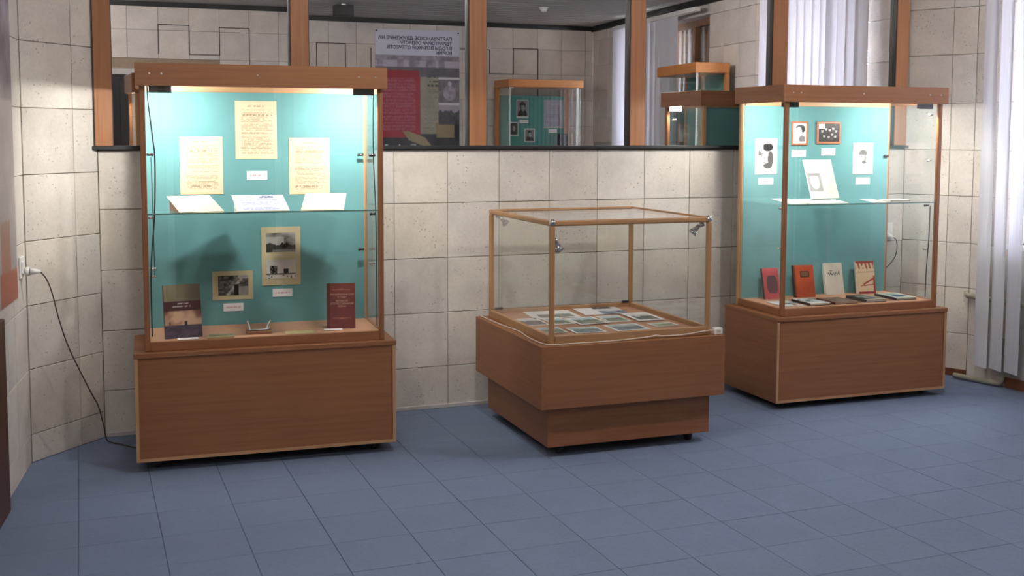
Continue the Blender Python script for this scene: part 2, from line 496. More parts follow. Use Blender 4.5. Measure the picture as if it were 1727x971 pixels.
# --- left chamfer and left wall
fr, L = frame2(CL, CA)
w = struct(box('wall_back_left', (-0.02, 0.012, 0, L + 0.02, 0.14, Z_TOP), M['grout'], m4=fr), 'slanting limestone wall in the left corner')
tiles(w, fr, spans([0.004, 0.318, L]), spans([0, 0.130, 0.430, 0.722, 1.015, 1.315, 1.616, 1.914, 2.213, 2.512, Z_TOP]))
fr, L = frame2(CE, CL)
w = struct(box('wall_left', (-0.02, 0.012, 0, L, 0.14, Z_TOP), M['plaster'], m4=fr), 'left wall, seen edge on')
tiles(w, fr, spans([L - 1.5, L - 1.2, L - 0.9, L - 0.6, L - 0.3, L - 0.004]), spans([0, 0.130, 0.430, 0.722, 1.015, 1.315, 1.616, 1.914, 2.213, 2.512, Z_TOP]), 'stone_clean')

# --- right chamfer
fr, L = frame2(CB, CC)
w = struct(box('wall_back_right', (-0.02, 0.012, 0, L + 0.02, 0.14, Z_TOP), M['grout'], m4=fr), 'slanting limestone wall behind the right showcase')
tiles(w, fr, spans([0.0, 0.285, L]), spans([0, 0.27, 0.558, 0.838, 1.130, 1.415, 1.704, 2.003, 2.29, 2.59, Z_TOP]))
struct(box('baseboard_back_right', (0.15, -0.012, 0, L, 0.0, 0.045), M['skirting'], m4=fr), 'red-brown skirting board on the right slanting wall')

# --- window wall
WR, LR = frame2(CC, CD)
W1, W2 = (0.30, 1.62), (2.77, 4.70)      # along the wall
ZS, ZH = 0.86, 2.60
g = G()
for a, b, z0, z1 in ((0, LR, 0, ZS), (0, LR, ZH, Z_TOP), (0, W1[0], ZS, ZH), (W1[1], W2[0], ZS, ZH), (W2[1], LR, ZS, ZH)):
    g.box(a, 0.012, z0, b, 0.30, z1)
w = struct(g.obj('wall_right', M['plaster'], mat=WR), 'window wall on the right')
zr = [0, 0.27, 0.558, 0.838, 1.130, 1.415, 1.704, 2.003, 2.29, 2.59, Z_TOP]
tiles(w, WR, [(0.0, W1[0])], spans(zr), 'stone')
tiles(w, WR, spans([W1[1], W1[1] + 0.29, W1[1] + 0.58, W1[1] + 0.87, W2[0]]), spans(zr[5:]), 'stone_clean')
tiles(w, WR, spans([W2[1], W2[1] + 0.3, W2[1] + 0.6, W2[1] + 0.9, LR]), spans(zr[5:]), 'stone_clean')
struct(box('baseboard_right', (0.30, -0.014, 0, LR, 0.0, 0.06), M['skirting'], m4=WR), 'red-brown skirting board under the window blinds')
for i, (a, b) in enumerate((W1, W2)):
    wn = struct(link('window_%d' % (i + 1), G().box(a, 0.15, ZS, b, 0.21, ZS + 0.06).box(a, 0.15, ZH - 0.06, b, 0.21, ZH).box(a, 0.15, ZS, a + 0.06, 0.21, ZH)
        .box(b - 0.06, 0.15, ZS, b, 0.21, ZH).mesh('window_frame', M['winframe']), mat=WR), 'brown wooden window behind the vertical blinds, %s' % ('nearest the mirrors' if i == 0 else 'far from the mirrors'))
    n = 3
    for k in range(1, n):
        xx = a + (b - a) * k / n
        box('mullion', (xx - 0.03, 0.15, ZS + 0.06, xx + 0.03, 0.21, ZH - 0.06), M['winframe'], wn)
    box('transom', (a + 0.06, 0.152, 2.15, b - 0.06, 0.208, 2.20), M['winframe'], wn)
    if i == 1: box('shutter', (a + 0.01, 0.235, ZS, a + 1.25, 0.26, ZH), M['winframe'], wn)
    box('pane', (a + 0.06, 0.178, ZS + 0.06, b - 0.06, 0.182, ZH - 0.06), M['glass'], wn)
    box('sill', (a - 0.02, -0.02, ZS - 0.03, b + 0.02, 0.15, ZS), M['white_plastic'], wn)

def blinds(label, s0, s1, gaps, ztop, zbot, step=0.112, off=-0.115, group='vertical blinds on the window wall'):
    root = thing('vertical_blind', label, 'blind', WR, group)
    box('head_rail', (s0 - 0.02, off - 0.025, ztop, s1 + 0.02, off + 0.025, ztop + 0.04), M['white_plastic'], root)
    me = G().box(-0.063, -0.0007, zbot, 0.063, 0.0007, ztop).mesh('slat', M['blind'])
    s = s0 + step / 2; k = 0
    while s < s1:
        if not any(a < s < b for a, b in gaps):
            link('slat', me, root, mat=TR(s, off + 0.004 * (h2(k, 3) - .5), 0, -62 if (s0 < 1 and k == 3) else -14 + 10 * (h2(k, 1) - 0.5)))
        s += step; k += 1
    return root
blinds('tall pale vertical blind hanging at the right edge of the picture', 0.15, 1.66, [], 2.62, 0.115)
blinds('pale vertical blind with a missing stretch, seen only in the mirrors', 2.80, 4.80, [(2.80, 3.22)], 2.62, 0.115)

# --- wall behind the camera, seen in the mirrors
fr, L = frame2(CD, CE)          # local x runs from the window wall towards the left
wall_front = struct(box('wall_front', (-0.35, 0.012, 0, L + 0.05, 0.14, Z_TOP + 0.05), M['grout'], m4=fr), 'limestone wall behind the camera, seen in the mirrors')
dx0 = 5.60
door_l, door_r = dx0 - 1.12, dx0 - 0.22
cols = spans([0.30 * k - 0.20 if k else 0.0 for k in range(0, 22)] + [L])
rowf = [1.305, 1.60, 1.895, 2.185, 2.47, Z_TOP]
tiles(wall_front, fr, cols, spans(rowf), 'stone_clean', skip=lambda a, b, z0, z1: b > door_l and a < door_r and z0 < 2.1)
d1 = struct(link('door_1', G().box(door_l, -0.02, 0, door_r, 0.012, 2.02).mesh('door', M['door']), mat=fr), 'dark door in the wall behind the camera')
for a, b, z0, z1 in ((door_l - 0.06, door_l, 0, 2.08), (door_r, door_r + 0.06, 0, 2.08), (door_l - 0.06, door_r + 0.06, 2.02, 2.08)):
    box('door_frame', (a, -0.035, z0, b, 0.012, z1), M['plaster'], d1)
box('panel', (door_l + 0.1, -0.028, 1.1, door_r - 0.1, -0.02, 1.95), M['black'], d1, bev=0.003)
# dark meander grooves between some of the tiles
g = G()
def groove(x0, z0, x1, z1, t=0.008):
    a, b = sorted((dx0 - x0, dx0 - x1)); z0, z1 = sorted((z0, z1))
    g.box(a - t / 2, -0.004, z0 - t / 2, b + t / 2, 0.004, z1 + t / 2)
for pts in (((0.70, 2.235), (0.70, 2.525), (1.00, 2.525), (1.00, 2.235), (1.30, 2.235), (1.30, 2.515), (1.60, 2.515), (1.60, 1.9)),
            ((2.37, 2.19), (2.37, 2.468), (2.68, 2.468), (2.68, 2.19)), ((2.96, 1.9), (2.96, 2.43)),
            ((3.97, 2.45), (4.32, 2.45), (4.32, 2.186), (4.606, 2.186), (4.606, 2.475), (4.905, 2.475), (4.905, 1.9))):
    for (xa, za), (xb, zb) in zip(pts[:-1], pts[1:]): groove(xa, za, xb, zb)
struct(g.obj('trim_2', M['groove'], mat=fr), 'dark stepped groove lines in the limestone behind the camera')
struct(box('trim_3', (0, -0.03, 2.70, L, 0.0, 2.75), M['black'], m4=fr), 'black cornice strip under the ceiling behind the camera')
struct(box('trim_10', (0.02, -0.03, 2.69, LR, 0.0, 2.75), M['black'], m4=WR), 'black cornice strip under the ceiling above the windows')

# --- ceiling of slats
ceil = struct(box('ceiling', (-1.1, -0.45, 2.765, 5.9, 6.1, 2.85), M['ceil_dark']), 'dark grey slatted ceiling')
sm = G().box(-3.5, -0.075, 0, 3.5, 0.075, 0.015, bev=0.004).mesh('slat', M['ceil'])
for k in range(39):
    link('slat', sm, ceil, loc=(2.4, -0.35 + 0.165 * k, 2.75 + 0.002 * h2(k, 2)))

# --- floor of square tiles
T = 0.2926
floor = struct(box('floor', (-1.1, -0.45, -0.12, 5.9, 6.1, -0.004), M['floor_joint']), 'blue-grey tiled floor')
fm = G().box(-T / 2 + 0.001, -T / 2 + 0.001, -0.012, T / 2 - 0.001, T / 2 - 0.001, 0.0, bev=0.001).mesh('tile', M['floor_tile'])
far = []
for j in range(-18, 3):
    for i in range(-4, 19):
        x, y = 0.249 + T * (i + .5), 5.17 + T * (j + .5)
        if x < -0.4 - (5.6 - y) * 0.13 or x > 5.55 or y < -0.2: continue
        if y > 2.75 and -0.5 < x < 5.4: link('tile', fm, floor, loc=(x, y, -0.0006 * h2(i, j, 8)))
        else: far.append((x, y))
g = G()
for x, y in far: g.box(x - T / 2 + .001, y - T / 2 + .001, -.012, x + T / 2 - .001, y + T / 2 - .001, 0)
o = g.obj('tile_field', M['floor_tile'], floor); o['kind'] = 'stuff'
struct(box('baseboard_back', (0.09, 5.832, 0, 4.92, 5.842, 0.022), M['plaster'], bev=0.002), 'thin pale cove strip along the foot of the dado')

# --- unseen fill lamps, added under the ceiling to brighten the room
def fill_lamp(x, y, label):
    root = thing('fill_lamp', label, 'lamp', TR(x, y, 2.749), 'added fill lamps')
    G().cyl((0, 0, -0.025), (0, 0, 0), 0.13, n=32).obj('base', M['white_plastic'], root)
    G().cyl((0, 0, -0.034), (0, 0, -0.025), 0.10, 0.12, n=32).obj('diffuser', M['diffuser'], root)
    point_light('fill_lamp_light', (x, y, 2.64), FILL_LAMP, (1.0, 0.95, 0.905), 0.07)
fill_lamp(1.35, 3.75, 'round white fill lamp added out of view above and before the left showcase')
fill_lamp(3.45, 3.75, 'round white fill lamp added out of view above and before the right showcase')
fill_lamp(-0.35, 1.30, 'round white fill lamp added out of view near the camera by the left wall')  # added where the mirrors miss it, to brighten the rear wall

# ================================================================== tall showcases
def showcase(name, label, m4, W, D, bz0, bz1, hx, hy, hd, hz0, hz1, shelf, clips, lampx, group):
    root = thing(name, label, 'showcase', m4, group)
    t = 0.018
    P = lambda n, b, mt, bev=0.0, seg=1: box(n, b, M[mt], root, bev, seg)
    # plinth on castors
    P('side_panel', (0, 0.001, bz0, t, D, bz1 - 0.022), 'beech_y'); P('side_panel', (W - t, 0.001, bz0, W, D, bz1 - 0.022), 'beech_y')
    P('front_panel', (t, 0.004, bz0 + t, W - t, t, bz1 - 0.022), 'beech_x')
    P('rear_panel', (t, D - t, bz0 + t, W - t, D - 0.002, bz1 - 0.022), 'beech_x')
    P('bottom_board', (t, 0.002, bz0, W - t, D, bz0 + t), 'beech_x')
    P('top_board', (-0.003, -0.004, bz1 - 0.022, W + 0.003, D + 0.002, bz1), 'beech_x', 0.002)
    for b, mt in (((0, -0.001, bz0, t * .8, 0.001, bz1 - 0.022), 'pale_z'), ((W - t * .8, -0.001, bz0, W, 0.001, bz1 - 0.022), 'pale_z'),
                  ((t * .8, -0.001, bz0, W - t * .8, 0.002, bz0 + t * .8), 'pale_x')):
        P('edge_band', b, mt)
    for x in (0.09, W - 0.09):
        for y in (0.09, D - 0.09):
            c = G().box(x - 0.02, y - 0.02, bz0 - 0.008, x + 0.02, y + 0.02, bz0).box(x - 0.016, y - 0.014, 0.018, x - 0.013, y + 0.014, bz0 - 0.006) \
                .box(x + 0.013, y - 0.014, 0.018, x + 0.016, y + 0.014, bz0 - 0.006).obj('caster', M['rubber'], root)
            rr = min(0.019, (bz0 - 0.008) / 2)
            G().cyl((x - 0.011, y, rr), (x + 0.011, y, rr), rr, n=18).obj('wheel', M['rubber'], c)
    # glazed case
    x0, x1, y0, y1 = 0.046, W - 0.046, 0.036, D - 0.040
    p = 0.024; zt = hz0 + 0.03
    for x in (x0, x1 - p):
        for y in (y0, y1 - p):
            P('post', (x, y, bz1, x + p, y + p, zt), 'beech_z' if y == y0 else 'pale_z', 0.003)
    rz = bz1 + 0.042
    P('bottom_rail', (x0 + p, y0, bz1, x1 - p, y0 + 0.02, rz), 'beech_x', 0.002)
    P('bottom_rail', (x0 + p, y1 - 0.02, bz1, x1 - p, y1, rz + 0.035), 'beech_x', 0.002)
    for x in (x0, x1 - 0.02): P('bottom_rail', (x, y0 + p, bz1, x + 0.02, y1 - p, rz), 'beech_y', 0.002)
    P('case_floor', (x0 + 0.02, y0 + 0.02, bz1 + 0.018, x1 - 0.02, y1 - 0.02, bz1 + 0.040), 'case_floor')
    yp = y1 - 0.028
    P('backing_panel', (x0 + p - 0.004, yp, rz - 0.002, x1 - p + 0.004, yp + 0.007, hz0 - 0.008), 'teal')
    P('top_rail', (x0 + p, yp - 0.006, hz0 - 0.010, x1 - p, yp + 0.02, hz0 + 0.028), 'pale_x', 0.002)
    # header
    hx0, hx1, hy0, hy1 = hx, W - hx, hy, hy + hd
    P('header_board', (hx0, hy0, hz0, hx1, hy0 + t, hz1), 'beech_x', 0.0015); P('header_board', (hx0, hy1 - t, hz0, hx1, hy1, hz1), 'beech_x', 0.0015)
    P('header_board', (hx0, hy0 + t, hz0, hx0 + t, hy1 - t, hz1), 'beech_y', 0.0015); P('header_board', (hx1 - t, hy0 + t, hz0, hx1, hy1 - t, hz1), 'beech_y', 0.0015)
    P('header_ceiling', (hx0 + t, hy0 + t, hz0 + 0.03, hx1 - t, hy1 - t, hz0 + 0.046), 'pale_x')
    g = G()
    for sx in (0.055, 0.10, 0.47, 0.88, 0.95): g.cyl((hx0 + sx * (hx1 - hx0), hy0 + 0.001, (hz0 + hz1) / 2 + 0.004), (hx0 + sx * (hx1 - hx0), hy0 - 0.0015, (hz0 + hz1) / 2 + 0.004), 0.004, n=10)
    o = g.obj('screws', M['steel'], root); o['kind'] = 'stuff'
    # glass
    gz0, gz1 = bz1 + 0.03, zt - 0.004
    for b in ((x0 + p, y0 + 0.006, gz0, x1 - p, y0 + 0.011, gz1), (x0 + 0.008, y0 + p, gz0, x0 + 0.013, y1 - p, gz1), (x1 - 0.013, y0 + p, gz0, x1 - 0.008, y1 - p, gz1)):
        P('glass_pane', b, 'glass')
    s = P('shelf', (x0 + 0.016, y0 + 0.014, shelf - 0.006, x1 - 0.016, yp - 0.004, shelf), 'glass')
    P_edge = box('shelf_edge', (x0 + 0.016, y0 + 0.0132, shelf - 0.006, x1 - 0.016, y0 + 0.0140, shelf), M['glass_edge'], s)
    for (cx, cy, cz, d, mt) in clips:
        c = G().cyl((cx, cy, cz), (cx + 0.022 * d, cy, cz), 0.006, n=12).ball((cx + 0.024 * d, cy, cz), 0.008, sx=0.8).obj('glass_clip', M[mt], root)
    # floodlights tucked under the header at the front corners
    for k, lx in enumerate(lampx):
        h = G().box(lx - 0.048, y0 + 0.028, hz0 - 0.028, lx + 0.048, y0 + 0.033, hz0 + 0.024) \
            .box(lx - 0.048, y0 + 0.033, hz0 + 0.018, lx + 0.048, y0 + 0.065, hz0 + 0.024) \
            .box(lx - 0.048, y0 + 0.033, hz0 - 0.026, lx - 0.045, y0 + 0.05, hz0 + 0.02).box(lx + 0.045, y0 + 0.033, hz0 - 0.026, lx + 0.048, y0 + 0.05, hz0 + 0.02) \
            .obj('floodlight', M['black_metal'], root)
        box('lens', (lx - 0.042, y0 + 0.034, hz0 - 0.024, lx + 0.042, y0 + 0.038, hz0 + 0.012), M['bulb'], h)
        loc = m4 @ Vector((lx, y0 + 0.042, hz0 - 0.006)); d = m4.to_3x3() @ Vector((0, 0.60, -0.80))
        area_light('floodlight_beam', loc, d, 0.08, 0.034, CASE_LAMP, (1.0, 0.965, 0.925))
    return root, yp

LM = TR(0.198, 5.143, 0, -2.973)
LW, LD = 1.167, 0.499
lc = [(0.072, 0.10, 1.409, 1, 'dark_metal'), (0.072, 0.09, 1.128, 1, 'chrome'), (0.072, 0.09, 0.900, 1, 'steel'), (0.072, 0.12, 0.862, 1, 'chrome'),
      (LW - 0.072, 0.10, 1.403, -1, 'dark_metal'), (LW - 0.072, 0.09, 1.128, -1, 'dark_metal'), (LW - 0.072, 0.12, 0.89, -1, 'chrome'),
      (LW - 0.072, 0.40, 1.40, -1, 'dark_metal'), (LW - 0.072, 0.40, 0.93, -1, 'dark_metal')]
lroot, LYP = showcase('tall_showcase', 'tall lit beech showcase standing in front of the left half of the wall', LM, LW, LD, 0.050, 0.537, 0.030, 0.006, 0.471, 1.709, 1.807, 1.150, lc,
                      (0.134, 1.037), 'tall lit showcases')
G().tube([(0.080, 0.075, 1.71), (0.085, 0.08, 1.62), (0.100, 0.08, 1.47), (0.106, 0.08, 1.40), (0.104, 0.08, 1.25), (0.098, 0.08, 1.12), (0.085, 0.075, 0.98), (0.078, 0.07, 0.85), (0.078, 0.065, 0.60)], 0.0032) \
    .obj('lamp_cable', M['black_cable'], lroot)
G().tube([(0.090, 0.11, 1.40), (0.093, 0.11, 1.15), (0.095, 0.11, 0.86)], 0.0018).obj('hanging_wire', M['black_cable'], lroot)
G().tube([(LW - 0.085, 0.07, 1.70), (LW - 0.086, 0.07, 1.40), (LW - 0.078, 0.06, 1.10), (LW - 0.076, 0.06, 0.60)], 0.0025).obj('lamp_cable', M['black_cable'], lroot)

RS = 1.015
RM = TR(3.516, 5.134, 0, -0.908)
RW, RD = 1.140, 0.550
rc = [(0.072, 0.12, 0.880, 1, 'chrome'), (0.072, 0.12, 1.10, 1, 'steel'), (RW - 0.072, 0.10, 0.847, -1, 'chrome'), (RW - 0.072, 0.10, 1.10, -1, 'dark_metal'),
      (RW - 0.072, 0.09, 1.62, -1, 'chrome'), (RW - 0.072, 0.09, 1.36, -1, 'chrome'), (RW - 0.072, 0.47, 1.38, -1, 'dark_metal'), (0.072, 0.09, 1.60, 1, 'chrome')]
rroot, RYP = showcase('tall_showcase', 'tall lit beech showcase standing on the right beside the blinds', RM, RW, RD, 0.040, 0.512, 0.021, 0.020, 0.498, 1.682, 1.775, 1.124, rc,
                      (0.098, 1.000), 'tall lit showcases')
G().tube([(RW - 0.085, 0.07, 1.10), (RW - 0.088, 0.07, 0.9), (RW - 0.098, 0.07, 0.72), (RW - 0.100, 0.07, 0.57)], 0.0028).obj('lamp_cable', M['black_cable'], rroot)

# ================================================================== what the left showcase holds
LZ = 0.578       # top of its case floor
def pin(m4, yp, x0, x1, z0, z1, fn, n, label, cat, name, group=None, mat='print', th=0.0012, kids=None):
    w, h = x1 - x0, z1 - z0
    k = max(w, h); nx, ny = max(6, int(n * w / k)), max(6, int(n * h / k))
    o = link(name, sheet_mesh(name, w, h, fn, nx, ny, th, mat), mat=m4 @ TR(x0, yp - th - 0.0008, z0))
    tag(o, label, cat, group); return o
PA, INK = (0.93, 0.86, 0.73), (0.44, 0.38, 0.31)
for (x0, x1, z0, z1, sd, lb) in ((0.480, 0.677, 1.381, 1.660, 1, 'yellowed typed page pinned highest on the teal board, in the middle'),
                                 (0.222, 0.420, 1.213, 1.488, 2, 'yellowed typed page pinned on the left of the teal board'),
                                 (0.734, 0.932, 1.207, 1.483, 3, 'yellowed typed page pinned on the right of the teal board')):
    pin(LM, LYP, x0, x1, z0, z1, typed(PA, INK, 34, seed=sd), 84, lb, 'document', 'typed_page', 'typed pages in the left showcase')
CG = 'caption cards in the left showcase'
pin(LM, LYP, 0.531, 0.629, 1.280, 1.322, caption(1), 40, 'white caption card pinned below the highest typed page', 'caption card', 'caption_card', CG)
pin(LM, LYP, 0.410, 0.505, 0.643, 0.681, caption(2), 40, 'white caption card under the single mounted photograph of trees', 'caption card', 'caption_card', CG)
pin(LM, LYP, 0.646, 0.742, 0.704, 0.743, caption(3), 40, 'white caption card under the mount with two photographs', 'caption card', 'caption_card', CG)

MOUNT = lambda u, v: cmix((0.82, 0.77, 0.62), (0.76, 0.71, 0.57), fbm(u * 4, v * 4, 4))
def ph_trees(u, v):
    d = abs((u - 0.30) - 0.55 * v); g = 0.02 + 0.62 * fbm(u * 13, v * 10, 11)
    if d < 0.06 : g = 0.35 + 0.5 * fbm(u * 16, v * 16, 3)
    if u > 0.62 and v < 0.45: g = 0.50 + 0.1 * fbm(u * 6, v * 6, 5)
    if v > 0.85 and u > 0.65: g = 0.62
    if abs(u - 0.6) < 0.08 and v < 0.55: g = 0.13
    return grey(g, 0.5)
def ph_field(u, v):
    g = 0.72 - 0.4 * fbm(u * 3 + 2, v * 3, 21) * (1 if v > 0.8 or u > 0.6 else 0.4)
    if v < 0.40 + 0.2 * (vn(u * 8, 2, 9) - 0.4): g = 0.12 + 0.2 * fbm(u * 9, v * 9, 7)
    if ell(u, v, 0.62, 0.36, 0.14, 0.16) < 1 and vn(u * 20, v * 6, 3) > 0.3: g = 0.08
    if v < 0.12: g = 0.45 if vn(u * 7, 0, 2) > 0.4 else 0.2
    return grey(g, 0.5)
def ph_ruin(u, v):
    g = 0.80 - 0.08 * v
    if inr(u, v, 0.15, 0.2, 0.37, 0.68): g = 0.10 + 0.35 * (h2(int(u * 30), int(v * 18), 3) > 0.6)
    if inr(u, v, 0.60, 0.25, 0.75, 0.50): g = 0.12
    if 0.2 < v < 0.27: g = 0.2 + 0.3 * h2(int(u * 40), 1)
    if v < 0.2 and h2(int(u * 24), int(v * 16), 5) > 0.85: g = 0.35
    return grey(g, 0.6)
o = pin(LM, LYP, 0.360, 0.553, 0.699, 0.839, MOUNT, 10, 'single black and white photograph of trees on a cream mount', 'photograph', 'mounted_photograph', 'mounted photographs', th=0.002)
link('photograph', sheet_mesh('photograph', 0.143, 0.097, ph_trees, 60, 42, 0.0006, 'gloss_print'), o, mat=TR(0.027, -0.0008, 0.021))
o = pin(LM, LYP, 0.595, 0.784, 0.762, 1.048, MOUNT, 14, 'tall cream mount with two black and white photographs one above the other', 'photograph', 'mounted_photograph', 'mounted photographs', th=0.002)
link('photograph', sheet_mesh('photograph', 0.141, 0.094, ph_field, 60, 42, 0.0006, 'gloss_print'), o, mat=TR(0.023, -0.0008, 0.163))
link('photograph', sheet_mesh('photograph', 0.143, 0.092, ph_ruin, 60, 42, 0.0006, 'gloss_print'), o, mat=TR(0.021, -0.0008, 0.033))

def stand_doc(m4, x, y, z, yaw, w, ln, lean, fn, label, wedge, group, n=50):
    mm = m4 @ TR(x, y, z + 0.001, yaw)
    root = thing('document_on_stand', label, 'document', mm, group)
    cl, sl = math.cos(R(lean)), math.sin(R(lean))
    link('sheet', sheet_mesh('sheet', w, ln, fn, n, max(8, int(n * ln / w)), 0.0012), root, mat=TR(0, 0.0, 0.001, 0, -lean))
    # wedge stand under the sheet
    g = G(); b = bmesh.new()
    a0, a1 = 0.012, w - 0.012
    pts = [(0.006, 0.0), (ln * sl * 0.97, 0.0), (ln * sl * 0.97, ln * cl * 0.97 - 0.004)]
    va = [b.verts.new((a0, p[0], p[1])) for p in pts]; vb = [b.verts.new((a1, p[0], p[1])) for p in pts]
    b.faces.new(va); b.faces.new(vb[::-1])
    for i in range(3): b.faces.new((va[i], vb[i], vb[(i + 1) % 3], va[(i + 1) % 3]))
    bmesh.ops.recalc_face_normals(b, faces=b.faces)
    g._add(b, 0); g.obj('wedge_stand', M[wedge], root)
    return root
SG = 'documents on the glass shelf of the left showcase'
stand_doc(LM, 0.206, 0.070, 1.150, 13, 0.200, 0.235, 75, typed((0.92, 0.87, 0.73), (0.88, 0.83, 0.70), 12, seed=5), 'blank cream sheet on a brown wedge stand, left on the glass shelf', 'case_floor', SG)
def letterhead(u, v):
    c = typed((0.80, 0.82, 0.92), (0.45, 0.47, 0.60), 9, y1=0.72, seed=6, head=False)(u, v)
    if 0.80 < v < 0.94 and 0.52 < u < 0.80 and h2(int(u * 60), int(v * 22), 2) > 0.3: c = (0.32, 0.34, 0.46)
    return c
stand_doc(LM, 0.456, 0.070, 1.150, 2, 0.238, 0.235, 75, letterhead, 'bluish typed letter propped in the middle of the glass shelf', 'paper', SG, 70)
stand_doc(LM, 0.747, 0.105, 1.150, -13, 0.196, 0.235, 74, typed((0.93, 0.89, 0.77), (0.88, 0.84, 0.73), 12, seed=7), 'blank cream sheet propped on the right of the glass shelf', 'paper', SG)

# --- books
def book(m4, x, y, z, yaw, w, h, th, lean, fn, label, spine, group=None, name='book', n=56, text=None, flat=False):
    """standing (leaning back) or, with flat=True, lying face up; cover board at the front, spine on the left"""
    mm = m4 @ (TR(x, y, z + 0.0005, yaw, -lean) if not flat else TR(x, y, z + 0.0005 + th, yaw, -90))
    root = thing(name, label, 'book', mm, group)
    c = 0.003
    link('front_cover', sheet_mesh('front_cover', w, h, fn, max(10, int(n * w / h)), n, c), root, mat=TR(0, 0, 0))
    box('back_cover', (0, th - c, 0, w, th, h), M[spine], root)
    box('spine', (-0.002, 0, 0, 0.0, th, h), M[spine], root, bev=0.0006)
    box('pages', (0.001, c, 0.003, w - 0.003, th - c, h - 0.003), M['pages'], root)
    for (s, size, tx, tz, mt, al) in (text or ()): lettering(root, s, size, tx, tz, mt, al)
    return root
M['maroon'] = plain('maroon_cloth', rgb(92, 40, 34), 0.6)
M['dark_cloth'] = plain('dark_spine_cloth', rgb(52, 44, 44), 0.7)
M['white_cloth'] = plain('white_card', (0.75, 0.73, 0.68), 0.7)
def cov_battle(u, v):
    if v > 0.68: c = cmix((0.58, 0.54, 0.42), (0.42, 0.36, 0.30), u * 0.9 + 0.2 * fbm(u * 4, v * 4, 2)); return c
    if (0.625 < v < 0.648 and 0.36 < u < 0.66 or 0.582 < v < 0.606 and 0.20 < u < 0.72) and h2(int(u * 34), int(v * 60), 3) > 0.18: return (0.80, 0.74, 0.72)
    if v > 0.50: return cmix((0.25, 0.10, 0.10), (0.35, 0.15, 0.10), fbm(u * 5, v * 6, 3))
    k = fbm(u * 3.2, v * 5, 8)
    if v > 0.24: 
        c = cmix((0.85, 0.68, 0.55), (0.40, 0.18, 0.12), max(0, (v - 0.36) * 4) + (k - 0.5) * 1.6)
        if v < 0.32 and vn(u * 10, 3, 5) > 0.45 and 0.12 < u < 0.6: c = (0.17, 0.13, 0.15)
        return c
    return cmix((0.22, 0.16, 0.22), (0.50, 0.42, 0.45), fbm(u * 5, v * 12, 6) - 0.1)
book(LM, 0.136, 0.105, LZ, 8, 0.163, 0.243, 0.018, 12, cov_battle, 'dark red book with a battle painting on its cover, leaning at the left', 'maroon', 'books standing in the left showcase')
def cov_red(u, v):
    c = cmix((0.50, 0.22, 0.18), (0.44, 0.19, 0.17), fbm(u * 5, v * 5, 2))
    if u < 0.09: c = tuple(x * 0.8 for x in c)
    for q in (0.865, 0.225):
        if abs(v - q) < 0.010 and 0.2 < u < 0.85 or ell(u, v, 0.52, q, 0.10, 0.018) < 1: c = cmix(c, (0.72, 0.52, 0.42), 0.6)
    return c
book(LM, 0.872, 0.165, LZ, -9, 0.133, 0.216, 0.022, 12, cov_red, 'red-brown book with pale lettering, standing at the right on the case floor', 'maroon', 'books standing in the left showcase',
     text=(('УКРАИНСКАЯ ССР', 0.0125, 0.070, 0.158, 'gold_ink', 'CENTER'), ('В ГОДЫ', 0.0105, 0.070, 0.146, 'gold_ink', 'CENTER'), ('ВЕЛИКОЙ', 0.0115, 0.070, 0.127, 'gold_ink', 'CENTER'),
           ('ОТЕЧЕСТВЕННОЙ', 0.0125, 0.070, 0.114, 'gold_ink', 'CENTER'), ('ВОЙНЫ', 0.0105, 0.070, 0.102, 'gold_ink', 'CENTER')))
# --- small things on the case floor
def slip(m4, x, y, z, w, d, yaw, fn, n, label, cat, name, th=0.001, group=None, mat='print'):
    o = link(name, sheet_mesh(name, w, d, fn, max(6, n), max(6, int(n * d / w)), th, mat), mat=m4 @ TR(x, y, z + th + 0.0006, yaw, -90))
    return tag(o, label, cat, group)
slip(LM, 0.188, 0.062, LZ, 0.090, 0.040, 4, caption(5), 30, 'small white label lying before the battle-painting book', 'label', 'paper_label', 0.002)
slip(LM, 0.850, 0.118, LZ, 0.086, 0.036, -6, caption(6), 30, 'small white label lying before the red-brown book', 'label', 'paper_label', 0.002)
slip(LM, 0.315, 0.066, LZ, 0.118, 0.070, -4, typed((0.55, 0.54, 0.40), (0.40, 0.40, 0.30), 8, seed=8, head=False), 36, 'grey-green folded leaflet lying left of the metal stand', 'leaflet', 'folded_leaflet', 0.006)
slip(LM, 0.668, 0.068, LZ, 0.130, 0.080, -3, typed((0.82, 0.75, 0.56), (0.60, 0.52, 0.38), 9, seed=9, head=False), 40, 'yellowed handwritten note lying right of the metal stand', 'note', 'handwritten_note', 0.001)
root = thing('metal_cradle', 'small metal cradle with two upright prongs lying on the case floor', 'cradle', LM @ TR(0.552, 0.155, LZ, -3))
box('foot', (-0.058, -0.035, 0.0005, 0.058, 0.035, 0.012), M['beech_x'], root, bev=0.002)
G().tube([(-0.05, -0.01, 0.016), (-0.02, -0.014, 0.016), (0.02, -0.014, 0.017), (0.05, -0.008, 0.020)], 0.004).obj('cross_bar', M['steel'], root)
G().tube([(-0.040, 0.0, 0.014), (-0.044, 0.006, 0.032), (-0.054, 0.012, 0.056)], 0.005).obj('prong', M['steel'], root)
G().tube([(0.034, 0.0, 0.014), (0.042, 0.006, 0.032), (0.054, 0.012, 0.054)], 0.005).obj('prong', M['steel'], root)

